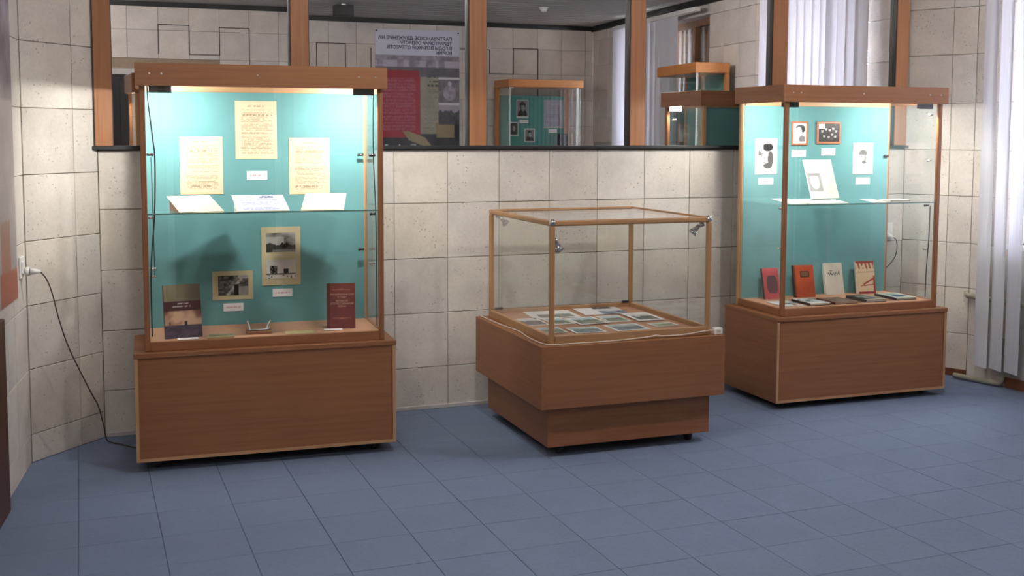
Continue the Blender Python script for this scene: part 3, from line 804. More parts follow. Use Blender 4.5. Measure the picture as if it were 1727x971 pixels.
# ================================================================== what the right showcase holds
RZ = 0.512 + 0.041
def rp(x): return x * RS
def rz(z): return 1.5 - (1.5 - z) * RS
def rpin(x0, x1, z0, z1, *a, **k): return pin(RM, RYP, rp(x0), rp(x1), rz(z0), rz(z1), *a, **k)
def two_faces(u, v):
    k = 0.12 * fbm(u * 10, v * 14, 3); g = 0.90 + 0.1 * k if inr(u, v, 0.14, 0.12, 0.86, 0.88) else 0.97
    if ell(u, v, 0.27, 0.74, 0.13, 0.13) < 1: g = 0.86
    if ell(u, v, 0.57, 0.76, 0.24, 0.115) < 1 and u > 0.36: g = 0.10 + k
    if 0.14 < u < 0.30 and 0.52 < v < 0.66 and u + 0.9 * v < 0.82: g = 0.30 + k
    if inr(u, v, 0.26, 0.50, 0.42, 0.60): g = 0.40 + k
    if ell(u, v, 0.57, 0.40, 0.27, 0.25) < 1: g = 0.62 + k
    if ell(u, v, 0.46, 0.44, 0.15, 0.19) < 1: g = 0.88
    if ell(u, v, 0.70, 0.44, 0.13, 0.21) < 1 or ell(u, v, 0.58, 0.24, 0.20, 0.08) < 1: g = 0.24 + k
    if ell(u, v, 0.42, 0.46, 0.05, 0.02) < 1 or ell(u, v, 0.44, 0.34, 0.05, 0.015) < 1: g = 0.45
    return grey(g)
rpin(0.138, 0.284, 1.278, 1.484, two_faces, 64, 'white sheet with a dark photograph of two faces, left of the front post', 'photograph', 'portrait_print', 'unframed prints in the right showcase')
def faint_head(u, v):
    g = 0.96; k = 0.14 * fbm(u * 12, v * 14, 2)
    if ell(u, v, 0.50, 0.66, 0.21, 0.13) < 1 and v > 0.61: g = 0.38 + k
    elif ell(u, v, 0.50, 0.53, 0.17, 0.15) < 1: g = 0.84 if u < 0.56 else 0.50 + k
    if ell(u, v, 0.43, 0.57, 0.04, 0.014) < 1: g = 0.4
    if abs(v - 0.375) < 0.012 and 0.3 < u < 0.7: g = 0.55
    if ell(u, v, 0.56, 0.39, 0.11, 0.05) < 1: g = 0.36 + k
    return grey(g)
rpin(0.809, 0.951, 1.272, 1.459, faint_head, 64, 'white sheet with a faint drawn head in a cap, at the right end', 'photograph', 'portrait_print', 'unframed prints in the right showcase')
def fr_pic(x0, x1, z0, z1, fn, label, border, n):
    x0, x1, z0, z1 = rp(x0), rp(x1), rz(z0), rz(z1)
    w, h = x1 - x0, z1 - z0
    root = thing('framed_photograph', label, 'photograph', RM @ TR(x0, RYP - 0.010, z0), 'framed photographs in the right showcase')
    b = border
    for q in ((0, 0, 0, w, 0.009, b), (0, 0, h - b, w, 0.009, h), (0, 0, b, b, 0.009, h - b), (w - b, 0, b, w, 0.009, h - b)):
        box('frame_bar', q, M['orange_frame'], root, bev=0.0015)
    link('photograph', sheet_mesh('photograph', w - 2 * b, h - 2 * b, fn, n, int(n * (h - 2 * b) / (w - 2 * b)), 0.001, 'gloss_print'), root, mat=TR(b, 0.004, b))
M['orange_frame'] = wood('red_brown_frame', (0.38, 0.15, 0.075), (0.30, 0.11, 0.05), 0)
def fr1(u, v):
    g = 0.97
    if inr(u, v, 0.10, 0.08, 0.92, 0.92):
        if ell(u, v, 0.55, 0.80, 0.36, 0.12) < 1: g = 0.35
        if ell(u, v, 0.75, 0.68, 0.16, 0.14) < 1: g = 0.25
        if ell(u, v, 0.45, 0.60, 0.22, 0.22) < 1: g = 0.92
        if ell(u, v, 0.70, 0.20, 0.25, 0.20) < 1: g = 0.38 + 0.2 * fbm(u * 8, v * 8, 4)
        if ell(u, v, 0.42, 0.62, 0.09, 0.03) < 1: g = 0.6
    return grey(g)
fr_pic(0.376, 0.486, 1.445, 1.584, fr1, 'small upright portrait in a red-brown frame, right of the front post', 0.012, 44)
def fr2(u, v):
    g = 0.12 + 0.25 * fbm(u * 6, v * 6, 6)
    if v > 0.72 and u < 0.3: g = 0.92
    for i, (cx, cy) in enumerate(((0.18, 0.6), (0.36, 0.72), (0.55, 0.66), (0.72, 0.74), (0.86, 0.6), (0.28, 0.32), (0.5, 0.28), (0.66, 0.42), (0.82, 0.3))):
        if ell(u, v, cx, cy, 0.060, 0.085) < 1: g = 0.58 + 0.25 * h2(i, 3)
        if ell(u, v, cx - 0.008, cy + 0.075, 0.066, 0.035) < 1: g = 0.1
    return grey(g)
fr_pic(0.548, 0.714, 1.453, 1.583, fr2, 'wider group photograph in a red-brown frame, top centre of the teal board', 0.013, 60)
CG = 'caption cards in the right showcase'
for x0, x1, z0, z1, lb in ((0.162, 0.262, 1.219, 1.258, 'white caption card below the print of two faces'), (0.382, 0.479, 1.378, 1.419, 'white caption card below the small upright framed portrait'),
                           (0.585, 0.683, 1.385, 1.426, 'white caption card below the framed group photograph'), (0.832, 0.934, 1.212, 1.253, 'white caption card below the faint drawn head')):
    rpin(x0, x1, z0, z1, caption(int(x0 * 100)), 40, lb, 'caption card', 'caption_card', CG)
# on its glass shelf
SZ = 1.124
PG = 'papers on the glass shelf of the right showcase'
def rise(x, y, w, d, yaw, fn, n, label, cat, name, tilt=84, th=0.001, group=PG, z=SZ):
    o = link(name, sheet_mesh(name, w, d, fn, n, max(6, int(n * d / w)), th), mat=RM @ TR(x, y, z + th + 0.001, yaw, -tilt))
    return tag(o, label, cat, group)
rise(0.125, 0.085, 0.112, 0.185, 3, typed((0.93, 0.93, 0.90), (0.75, 0.75, 0.72), 14, seed=12), 30, 'narrow white sheet lying on the shelf behind the front post', 'document', 'loose_sheet')
rise(0.245, 0.080, 0.270, 0.165, 4, typed((0.90, 0.95, 0.95), (0.72, 0.78, 0.78), 12, seed=13), 40, 'wide pale sheet lying under the tilted newspaper portrait', 'document', 'loose_sheet')
rise(0.668, 0.080, 0.090, 0.120, 3, typed((0.96, 0.92, 0.84), (0.80, 0.74, 0.66), 12, seed=14), 24, 'small cream card lying between newspaper and notebook', 'document', 'loose_sheet')
def newspaper(u, v):
    c = (0.97, 0.95, 0.88)
    if inr(u, v, 0.04, 0.18, 0.50, 0.66):
        g = 0.66
        if ell(u, v, 0.27, 0.44, 0.16, 0.20) < 1: g = 0.90
        if ell(u, v, 0.27, 0.62, 0.18, 0.05) < 1: g = 0.60
        c = grey(g)
    elif 0.70 < v < 0.94 and 0.08 < u < 0.9 and h2(int(u * 9), int(v * 12), 4) > 0.45: c = (0.92, 0.87, 0.78)
    elif v < 0.66 and u > 0.55 and h2(int(u * 40), int(v * 40), 4) > 0.55: c = (0.90, 0.86, 0.78)
    return c
rise(0.335, 0.200, 0.195, 0.235, 2, newspaper, 44, 'cream newspaper page with a grey portrait, propped on the shelf', 'newspaper', 'newspaper_page', tilt=22, z=SZ + 0.020)
book(RM, 0.790, 0.085, SZ, 3, 0.145, 0.100, 0.012, 0, lambda u, v: cmix((0.94, 0.92, 0.88), (0.86, 0.82, 0.76), fbm(u * 3, v * 3, 2)), 'thin pale notebook lying at the right end of the shelf', 'white_cloth', flat=True, name='notebook', n=20)

# standing books
BG = 'books standing at the back of the right showcase'
def cov_pink(u, v):
    c = cmix((0.78, 0.32, 0.30), (0.70, 0.22, 0.26), fbm(u * 5, v * 5, 3))
    if inr(u, v, 0.2, 0.18, 0.88, 0.76) and ell(u, v, 0.54, 0.47, 0.36, 0.34) < 1: c = cmix((0.40, 0.18, 0.22), (0.30, 0.20, 0.24), fbm(u * 9, v * 12, 5))
    return c
book(RM, rp(0.170), rp(0.385), RZ, -4, 0.102, 0.182, 0.020, 16, cov_pink, 'pinkish red book leaning behind the front post', 'dark_cloth', BG)
def cov_orange(u, v):
    c = cmix((0.72, 0.31, 0.16), (0.62, 0.24, 0.12), fbm(u * 4, v * 5, 4))
    if inr(u, v, 0.32, 0.62, 0.76, 0.82): c = (0.20, 0.10, 0.08)
    if inr(u, v, 0.37, 0.645, 0.71, 0.795): c = (0.42, 0.30, 0.22)
    if u < 0.06: c = (0.45, 0.18, 0.10)
    return c
book(RM, rp(0.378), rp(0.390), RZ, -6, 0.128, 0.190, 0.022, 13, cov_orange, 'orange-brown book with a dark title box on its cover', 'dark_cloth', BG)
def cov_script(u, v):
    c = cmix((0.86, 0.83, 0.78), (0.80, 0.76, 0.70), fbm(u * 3, v * 3, 5))
    x = (u - 0.16) / 0.68
    if 0 < x < 1:
        y = 0.66 + 0.028 * math.sin(x * 30) + 0.012 * math.sin(x * 71)
        if abs(v - y) < 0.018: c = (0.18, 0.17, 0.17)
        if abs(u - 0.34) < 0.014 and 0.62 < v < 0.76: c = (0.2, 0.18, 0.18)
        if abs(v - 0.755) < 0.012 and 0.26 < u < 0.46: c = (0.2, 0.18, 0.18)
        if abs(u - 0.58) < 0.012 and 0.56 < v < 0.68: c = (0.2, 0.18, 0.18)
        if abs(u - 0.80) < 0.014 and 0.65 < v < 0.75: c = (0.2, 0.18, 0.18)
    return c
book(RM, rp(0.609), rp(0.415), RZ, -5, 0.118, 0.192, 0.026, 14, cov_script, 'white book with a black handwritten title', 'white_cloth', BG, n=70)
def cov_redline(u, v):
    c = cmix((0.84, 0.74, 0.62), (0.78, 0.68, 0.54), fbm(u * 3, v * 3, 6)); r = (0.58, 0.17, 0.13)
    if v > 0.93 or (v > 0.76 and (abs((u * 5 + v * 2) % 1.0 - 0.5) < 0.22) and fbm(u * 6, v * 6, 3) > 0.36): c = r
    if abs(v - 0.66) < 0.012 and u > 0.08: c = (0.66, 0.50, 0.42)
    if u > 0.90 and v < 0.55: c = r
    if u > 0.35 and abs(v - (0.28 + 0.32 * (u - 0.35))) < 0.03: c = r
    if u > 0.2 and abs(v - 0.23 - 0.05 * u) < 0.014: c = r
    if v < 0.07 and u > 0.08: c = (0.52, 0.12, 0.13)
    return c
book(RM, rp(0.815), rp(0.400), RZ, -7, 0.122, 0.196, 0.018, 12, cov_redline, 'cream book with red drawing and red spine lines, furthest right', 'white_cloth', BG, n=70)
# lying books
FG = 'books lying at the front of the right showcase'
def c_b1(u, v):
    c = (0.86, 0.86, 0.84)
    if v < 0.55 and u > 0.5 and h2(int(u * 10), int(v * 8), 3) > 0.5: c = (0.70, 0.42, 0.40)
    if abs(v - 0.5) < 0.06 and u > 0.3: c = (0.22, 0.42, 0.46)
    return c
def c_b2(u, v):
    c = (0.92, 0.93, 0.93); k = fbm(u * 5, v * 6, 7)
    if 0.28 < v < 0.85 and k > 0.52: c = (0.18, 0.30, 0.36)
    return c
def c_b3(u, v):
    return (0.52, 0.42, 0.37) if inr(u, v, 0.12, 0.1, 0.9, 0.9) else (0.60, 0.47, 0.40)
def c_b4(u, v):
    c = (0.80, 0.78, 0.72) if u > 0.72 or v < 0.14 else (0.16, 0.17, 0.16)
    if u < 0.8 and ell(u, v, 0.45, 0.55, 0.34, 0.34) < 1 and fbm(u * 9, v * 9, 3) > 0.46: c = (0.62, 0.66, 0.62)
    return c
def c_b5(u, v):
    c = (0.72, 0.76, 0.70)
    if inr(u, v, 0.22, 0.20, 0.80, 0.52): c = (0.16, 0.28, 0.46)
    elif inr(u, v, 0.22, 0.55, 0.75, 0.82): c = (0.50, 0.60, 0.56)
    return c
for (x, y, w, d, yaw, th, fn, sp, lb) in (
        (0.105, 0.085, 0.135, 0.190, 0, 0.006, c_b1, 'white_cloth', 'thin pale booklet lying at the left behind the front post'),
        (0.265, 0.085, 0.130, 0.190, -1, 0.014, c_b2, 'dark_cloth', 'white book with a dark blue picture lying face up'),
        (0.428, 0.085, 0.150, 0.180, 0, 0.012, c_b3, 'maroon', 'plain brown book lying in the middle of the front row'),
        (0.640, 0.090, 0.135, 0.190, 0, 0.016, c_b4, 'dark_cloth', 'dark book with a grey wreath picture lying face up'),
        (0.858, 0.105, 0.135, 0.210, -2, 0.014, c_b5, 'dark_cloth', 'pale green book with a blue square lying at the right end')):
    book(RM, rp(x), rp(y), RZ, yaw, w, d, th, 0, fn, lb, sp, FG, flat=True, n=40)

# ================================================================== low table vitrine
VM = TR(1.941, 4.681, 0, -0.528)
VW, VD = 0.960, 0.941
vroot = thing('table_vitrine', 'low square glass-topped table vitrine on a stepped beech base, in the middle', 'showcase', VM)
def V(n, b, mt, bev=0.0, seg=1): return box(n, b, M[mt], vroot, bev, seg)
V('plinth', (0.052, 0.050, 0.050, 0.908, 0.890, 0.243), 'beech_x', 0.002)
t = 0.018
V('side_panel', (0, 0, 0.243, t, VD, 0.535), 'beech_y', 0.001); V('side_panel', (VW - t, 0, 0.243, VW, VD, 0.535), 'beech_y', 0.001)
V('front_panel', (t, 0.0, 0.243, VW - t, t, 0.535), 'beech_x', 0.001); V('rear_panel', (t, VD - t, 0.243, VW - t, VD, 0.535), 'beech_x', 0.001)
V('top_board', (t, t, 0.517, VW - t, VD - t, 0.535), 'beech_x'); V('bottom_board', (t, t, 0.243, VW - t, VD - t, 0.255), 'beech_x')
for x in (0.14, 0.83):
    for y in (0.12, 0.82):
        c = G().box(x - 0.022, y - 0.022, 0.042, x + 0.022, y + 0.022, 0.050).box(x - 0.017, y - 0.013, 0.02, x - 0.013, y + 0.015, 0.043).box(x + 0.013, y - 0.013, 0.02, x + 0.017, y + 0.015, 0.043) \
            .obj('caster', M['rubber'], vroot)
        G().cyl((x - 0.011, y, 0.021), (x + 0.011, y, 0.021), 0.021, n=18).obj('wheel', M['rubber'], c)
gx0, gx1, gy0, gy1 = 0.058, 0.902, 0.040, 0.901
p = 0.024
for x in (gx0, gx1 - p):
    for y in (gy0, gy1 - p): V('post', (x, y, 0.535, x + p, y + p, 1.085), 'frame_z', 0.007, 3)
for y in (gy0, gy1 - p): V('top_rail', (gx0, y, 1.083, gx1, y + p, 1.109), 'frame_x', 0.008, 3)
for x in (gx0, gx1 - p): V('top_rail', (x, gy0 + p, 1.083, x + p, gy1 - p, 1.109), 'frame_y', 0.008, 3)
for y in (gy0, gy1 - 0.02): V('bottom_rail', (gx0 + p, y, 0.535, gx1 - p, y + 0.02, 0.576), 'frame_x', 0.002)
for x in (gx0, gx1 - 0.02): V('bottom_rail', (x, gy0 + p, 0.535, x + 0.02, gy1 - p, 0.576), 'frame_y', 0.002)
V('case_floor', (gx0 + 0.02, gy0 + 0.02, 0.535, gx1 - 0.02, gy1 - 0.02, 0.553), 'case_floor')
for b in ((gx0 + p, gy0 + 0.010, 0.572, gx1 - p, gy0 + 0.015, 1.09), (gx0 + p, gy1 - 0.015, 0.572, gx1 - p, gy1 - 0.010, 1.09),
          (gx0 + 0.010, gy0 + p, 0.572, gx0 + 0.015, gy1 - p, 1.09), (gx1 - 0.015, gy0 + p, 0.572, gx1 - 0.010, gy1 - p, 1.09),
          (gx0 + p, gy0 + p, 1.098, gx1 - p, gy1 - p, 1.104)):
    V('glass_pane', b, 'glass')
for x, y in ((gx0 + 0.013, gy0 + 0.010), (gx1 - 0.013, gy0 + 0.010)):
    G().ball((x, y, 1.100), 0.016).obj('corner_knob', M['chrome'], vroot)
def spot(x, y, z, dx, dy):
    g = G().cyl((x, y, z + 0.02), (x + 0.02 * dx, y + 0.02 * dy, z + 0.012), 0.012, n=14).cyl((x + 0.02 * dx, y + 0.02 * dy, z + 0.012), (x + 0.045 * dx, y + 0.045 * dy, z - 0.012), 0.009, 0.014, n=14) \
        .cyl((x + 0.045 * dx, y + 0.045 * dy, z - 0.012), (x + 0.058 * dx, y + 0.058 * dy, z - 0.028), 0.014, 0.024, n=16)
    o = g.obj('spotlight', M['chrome'], vroot)
    G().cyl((x + 0.059 * dx, y + 0.059 * dy, z - 0.0295), (x + 0.0595 * dx, y + 0.0595 * dy, z - 0.0300), 0.022, n=16).obj('lens', M['glass_edge_pale'], o)
spot(gx0 + 0.03, gy0 + 0.03, 1.000, 0.6, 0.5); spot(gx1 - 0.03, gy0 + 0.03, 1.055, -0.9, 0.4)
spot(gx0 + 0.03, gy1 - 0.03, 1.060, 0.9, -0.3); spot(gx1 - 0.03, gy1 - 0.03, 1.062, -0.6, -0.5)
for x, y in ((gx0 + 0.05, gy1 - 0.03), (gx1 - 0.05, gy1 - 0.03)): V('glass_stop', (x - 0.02, y, 0.578, x + 0.02, y + 0.012, 0.588), 'dark_metal')
vc = link('power_lead', G().tube([(0.022, 0.94, 0.5385), (0.024, 0.80, 0.5385), (0.030, 0.62, 0.5385), (0.048, 0.42, 0.5385), (0.030, 0.25, 0.5385), (0.030, 0.11, 0.5385), (0.055, 0.030, 0.5385), (0.15, 0.026, 0.5385),
         (0.39, 0.026, 0.5385), (0.55, 0.030, 0.545), (0.60, 0.032, 0.549), (0.64, 0.028, 0.545), (0.75, 0.026, 0.546), (0.86, 0.028, 0.556), (0.915, 0.03, 0.558)], 0.0036).mesh('power_lead', M['cream_cable']), mat=VM)
tag(vc, 'thin cream flex lying around the top edge of the low vitrine base', 'cable')
o = thing('inline_switch', 'small white inline switch at the right end of the cream flex', 'switch', VM @ TR(0.936, 0.035, 0.5355))
box('housing', (-0.022, -0.014, 0, 0.024, 0.014, 0.032), M['white_plastic'], o, bev=0.004, seg=2)
box('rocker', (-0.010, -0.0155, 0.010, 0.012, -0.013, 0.024), M['cream_cable'], o, bev=0.001)

# prints in the vitrine
def landscape(seed, pal=0):
    sky, far, near = [((0.80, 0.80, 0.80), (0.42, 0.44, 0.42), (0.30, 0.32, 0.30)), ((0.70, 0.78, 0.82), (0.38, 0.48, 0.46), (0.62, 0.60, 0.46)),
                      ((0.86, 0.85, 0.84), (0.50, 0.44, 0.44), (0.33, 0.29, 0.30)), ((0.66, 0.72, 0.72), (0.30, 0.36, 0.36), (0.55, 0.60, 0.62)), ((0.80, 0.82, 0.70), (0.52, 0.60, 0.42), (0.60, 0.62, 0.46))][pal]
    def fn(u, v):
        if not inr(u, v, 0.07, 0.08, 0.93, 0.92): return (0.97, 0.96, 0.95)
        k = fbm(u * 6, v * 7, seed)
        if v > 0.62 + 0.25 * (k - 0.5): c = sky
        elif v > 0.34: c = cmix(tuple(x * .8 for x in far), near, 2.2 * (k - 0.35))
        else: c = cmix(near, far, 1.9 * (fbm(u * 11, v * 7, seed + 3) - 0.3))
        return c
    return fn
def big_white(seed):
    def fn(u, v):
        if inr(u, v, 0.16, 0.12, 0.90, 0.52): return cmix((0.45, 0.47, 0.45), (0.66, 0.68, 0.66), 1.6 * (fbm(u * 6, v * 6, seed) - 0.2))
        return (0.94, 0.93, 0.92)
    return fn
def split(u, v):
    if u < 0.42: return (0.94, 0.93, 0.95)
    if v > 0.75 and u < 0.85: return (0.25, 0.24, 0.30) if fbm(u * 7, v * 7, 3) > 0.42 else (0.8, 0.8, 0.8)
    if v < 0.45: return cmix((0.20, 0.30, 0.42), (0.75, 0.78, 0.82), 1.7 * (fbm(u * 8, v * 8, 4) - 0.25))
    return (0.88, 0.88, 0.90)
VG = 'prints laid out in the low vitrine'
PR = [(0.360, 0.755, 0.255, 0.240, -5, big_white(1), 'large white-bordered grey print at the back left of the vitrine'),
      (0.652, 0.770, 0.250, 0.230, -5, split, 'print half blank, half dark blue, at the back of the vitrine'),
      (0.776, 0.520, 0.150, 0.260, -3, framed(landscape(3, 0), 0.06, 0.08, 0.94, 0.80, (0.94, 0.93, 0.92)), 'white-bordered print of dark trees on the right of the vitrine'),
      (0.170, 0.570, 0.130, 0.220, -3, landscape(4, 2), 'brownish photograph at the left edge of the vitrine'),
      (0.305, 0.535, 0.110, 0.190, 2, landscape(5, 1), 'bluish landscape print behind the front left post'),
      (0.445, 0.495, 0.160, 0.205, 2, landscape(6, 1), 'pale landscape postcard in the middle of the vitrine'),
      (0.610, 0.520, 0.125, 0.190, -3, landscape(7, 1), 'small yellowish landscape postcard right of the middle'),
      (0.170, 0.300, 0.120, 0.150, -2, landscape(8, 1), 'small greenish print nearest the front left corner'),
      (0.330, 0.245, 0.160, 0.155, -2, landscape(9, 3), 'pale grey-blue print at the front of the vitrine'),
      (0.560, 0.265, 0.180, 0.175, 0, landscape(10, 3), 'dark grey-green photograph at the front of the vitrine'),
      (0.765, 0.270, 0.130, 0.100, 4, landscape(11, 4), 'small yellow-green card at the front right of the vitrine')]
for k, (cx, cy, w, d, yaw, fn, lb) in enumerate(PR):
    z = 0.553 + 0.0015 * (k % 3)
    o = link('print', sheet_mesh('print', w, d, fn, 44, max(12, int(44 * d / w)), 0.0012, 'gloss_print'),
             mat=VM @ TR(cx, cy, z + 0.002, yaw) @ Matrix.Rotation(R(-90), 4, 'X') @ Matrix.Translation((-w / 2, 0, -d / 2)))
    tag(o, lb, 'print', VG)

# ================================================================== left wall: torn poster, board, socket and cord
FL, LL = frame2(CE, CL)
def poster_left(u, v):      # u=1 is the end next to the corner
    n = fbm(u * 5, v * 12, 31)
    if v > 0.80: c = cmix((0.30, 0.26, 0.33), (0.68, 0.66, 0.72), 1.5 * n - 0.2)
    elif v > 0.58: c = cmix((0.34, 0.30, 0.34), (0.66, 0.63, 0.66), 1.4 * n - 0.1)
    elif v > 0.24: c = cmix((0.62, 0.57, 0.58), (0.76, 0.70, 0.70), n)
    else:
        c = cmix((0.60, 0.55, 0.55), (0.72, 0.70, 0.70), n)
        if 0.45 < u < 0.8: c = cmix((0.70, 0.36, 0.24), (0.62, 0.50, 0.46), v * 3)
        if u > 0.4 and v < 0.09: c = (0.70, 0.34, 0.22)
    return c
o = link('torn_poster', sheet_mesh('torn_poster', 0.62, 1.45, poster_left, 40, 90, 0.002, 'gloss_print'), mat=FL @ TR(LL - 0.235 - 0.62, -0.006, 0.795))
tag(o, 'tall glossy poster hanging on the left wall at the picture edge', 'poster')
o = box('standing_board', (LL - 1.4, -0.032, 0.0, LL - 0.685, -0.006, 0.775), M['board'], m4=FL, bev=0.003)
tag(o, 'dark brown board standing on the floor below the tall poster', 'board')
sk = thing('wall_socket', 'white wall socket low in the left corner, with a plug in it', 'socket', FL @ TR(LL - 0.135, 0, 0.915))
box('plate', (-0.040, -0.010, -0.048, 0.040, -0.001, 0.048), M['white_plastic'], sk, bev=0.003)
box('insert', (-0.026, -0.016, -0.028, 0.026, -0.010, 0.028), M['white_plastic'], sk, bev=0.003)
pw = thing('extension_cord', 'thin brown cord with white plug running from left socket to floor', 'cord', Matrix.Identity(4))
G().cyl((-0.238, 5.362, 0.895), (-0.222, 5.360, 0.894), 0.020, n=16).cyl((-0.222, 5.360, 0.894), (-0.178, 5.372, 0.892), 0.017, 0.007, n=16).obj('plug', M['white_plastic'], pw)
G().tube([(-0.180, 5.372, 0.892), (-0.155, 5.38, 0.857), (-0.132, 5.38, 0.789), (-0.107, 5.40, 0.665), (-0.067, 5.45, 0.518), (0.010, 5.55, 0.312), (0.050, 5.62, 0.208), (0.072, 5.67, 0.097), (0.082, 5.70, 0.030),
          (0.100, 5.72, 0.005), (0.150, 5.66, 0.0045), (0.220, 5.57, 0.0045), (0.30, 5.60, 0.0045)], 0.0029).obj('flex', M['brown_cable'], pw)

# right: socket behind the showcase, heating pipes
sk = thing('wall_socket', 'white wall socket seen through the right showcase glass', 'socket', TR(4.805, 5.838, 0.895))
box('plate', (-0.040, -0.010, -0.055, 0.040, -0.001, 0.055), M['white_plastic'], sk, bev=0.003)
pw = thing('extension_cord', 'dark cord hanging from the socket behind the right showcase', 'cord', Matrix.Identity(4))
G().cyl((4.805, 5.826, 0.863), (4.83, 5.80, 0.857), 0.018, 0.008, n=14).obj('plug', M['white_plastic'], pw)
G().tube([(4.828, 5.802, 0.857), (4.850, 5.80, 0.838), (4.858, 5.80, 0.79), (4.846, 5.80, 0.735), (4.800, 5.80, 0.68), (4.755, 5.80, 0.645), (4.71, 5.80, 0.55), (4.70, 5.79, 0.20), (4.69, 5.76, 0.005), (4.60, 5.70, 0.0045)], 0.0029) \
    .obj('flex', M['black_cable'], pw)
o = link('heating_pipe', G().tube([(5.105, 5.445, 0.535), (5.095, 5.430, 0.523), (5.100, 5.400, 0.520), (5.115, 5.22, 0.516), (5.175, 4.30, 0.51), (5.255, 3.3, 0.51)], 0.017, 12).mesh('heating_pipe', M['pipe']))
tag(o, 'grey-green heating pipe stub at knee height beside the blind', 'pipe')
o = link('heating_pipe', G().tube([(5.035, 5.455, 0.022), (5.060, 5.36, 0.022), (5.105, 5.20, 0.022), (5.118, 5.165, 0.030), (5.126, 5.160, 0.075), (5.128, 5.16, 0.30)], 0.016, 12).mesh('heating_pipe', M['pipe']))
tag(o, 'grey-green heating pipe along the floor, bending up under the blind', 'pipe')

# ================================================================== things only the mirrors show
def opp(x): return dx0 - x
PW, PH, px1, pz0 = 0.955, 1.72, 3.96, 0.92
def poster_text(u, v):      # u runs as read, i.e. from +x to -x; z in metres down from the top edge
    z = (1 - v) * PH
    vio = lambda g: (g, g * 0.94, g * 1.03)
    if z < 0.275: return (0.90, 0.90, 0.97)
    if z < 0.44 or (z < 0.505 and u < 0.49):              # wide photograph of a crowd
        g = 0.46 + 0.34 * fbm(u * 14, z * 20, 41)
        if 0.33 < z < 0.42 and vn(u * 26, 1, 5) > 0.48: g = 0.78
        if z > 0.40: g = 0.30 + 0.2 * fbm(u * 22, z * 30, 8)
        return vio(g)
    if u < 0.255 and z < 1.03:                            # two small photographs with white rules
        if z < 0.53 or 0.785 < z < 0.81: return (0.92, 0.91, 0.93)
        if z < 0.785:
            g = 0.34 + 0.3 * fbm(u * 30, z * 22, 9)
            if ell(u, z, 0.12, 0.68, 0.075, 0.085) < 1: g = 0.50 + 0.35 * fbm(u * 44, z * 34, 2)
            if ell(u, z, 0.12, 0.575, 0.022, 0.025) < 1: g = 0.85
            return vio(g)
        return vio(0.72 if z < 0.86 + 0.05 * vn(u * 30, 2, 3) else 0.22 + 0.22 * fbm(u * 30, z * 22, 4))
    if 0.08 < u + 0.05 * z < 0.34 and 1.0 < z < 1.17 and u > 0.06: return cmix((0.68, 0.61, 0.46), (0.56, 0.49, 0.36), fbm(u * 10, z * 10, 3))
    if 0.255 <= u < 0.475 and 0.44 <= z < 1.13:           # newspaper strip
        c = cmix((0.74, 0.73, 0.64), (0.62, 0.60, 0.53), fbm(u * 8, z * 10, 3))
        if z < 0.62 and u < 0.40 and (z * 22) % 1 < 0.4 and h2(int(u * 90), int(z * 22), 2) > 0.25: c = (0.30, 0.29, 0.27)
        elif z > 0.64 and int(z * 95) % 2 and h2(int(u * 95), int(z * 95), 4) > 0.35: c = tuple(x * 0.86 for x in c)
        return c
    if 1.10 < z < 1.30 and abs((u - 0.50) + 0.8 * (z - 1.20)) < 0.11 and abs(z - 1.19 + 0.35 * (u - 0.5)) < 0.05: return (0.66, 0.60, 0.46)
    if u >= 0.475 and z < 1.17:                           # red text block
        if 0.53 < u < 0.97 and 0.52 < z < 1.10:
            if int(z * 85) % 3 and h2(int(u * 90), int(z * 85), 3) > 0.30: return (0.70, 0.36, 0.42)
            return (0.60, 0.16, 0.24)
        return (0.60, 0.10, 0.16)
    g = 0.14 + 0.18 * fbm(u * 11, v * 12, 6)
    if 1.24 < z < 1.36 and u > 0.40 and abs(vn(u * 24, z * 7, 12) - 0.5) < 0.06: g = 0.85
    return vio(g)
po = link('exhibition_poster', sheet_mesh('exhibition_poster', PW, PH, poster_text, 120, 215, 0.002, 'gloss_print'), mat=fr @ TR(opp(px1), -0.008, pz0))
tag(po, 'large exhibition poster with red text block, seen reflected in the mirror', 'poster')
for k, (s, sz) in enumerate((('ПАРТИЗАНСКОЕ ДВИЖЕНИЕ НА', 0.052), ('ТЕРРИТОРИИ ОБЛАСТИ', 0.050), ('В ГОДЫ ВЕЛИКОЙ ОТЕЧЕСТВ.', 0.050), ('ВОЙНЫ', 0.050))):
    lettering(po, s, sz, 0.085, PH - 0.108 - 0.050 * k, 'navy_ink', y=-0.0008, offset=0.0012)
for q in (0.015, PW - 0.015):
    G().cyl((q, -0.0005, PH - 0.02), (q, -0.012, PH - 0.02), 0.008, n=12).obj('pin', M['black_metal'], po)

# showcase opposite
OM = Matrix.Translation((5.232, 0.250, 0)) @ Matrix.Rotation(R(180), 4, 'Z')     # local x runs as read from the front, local y towards the wall
ow, od = 0.893, 0.45
orr = thing('corner_showcase', 'unlit glass showcase with orange wood header, seen reflected above the table vitrine', 'showcase', OM)
B = lambda n, b, mt, bev=0.0: box(n, b, M[mt], orr, bev)
B('base', (0.0, 0.0, 0.03, ow, od, 0.55), 'orange_wood', 0.003)
B('header', (0.0, 0.0, 2.02, ow, od, 2.103), 'orange_wood', 0.004)
for x in (0.0, ow - 0.05): B('post', (x, od - 0.04, 0.55, x + 0.05, od, 2.02), 'orange_wood_z', 0.003)
B('glass_pane', (0.03, 0.02, 0.55, ow - 0.03, 0.026, 2.02), 'glass')
B('glass_pane', (0.03, 0.03, 0.55, 0.036, od - 0.05, 2.02), 'glass'); B('glass_pane', (ow - 0.036, 0.03, 0.55, ow - 0.03, od - 0.05, 2.02), 'glass')
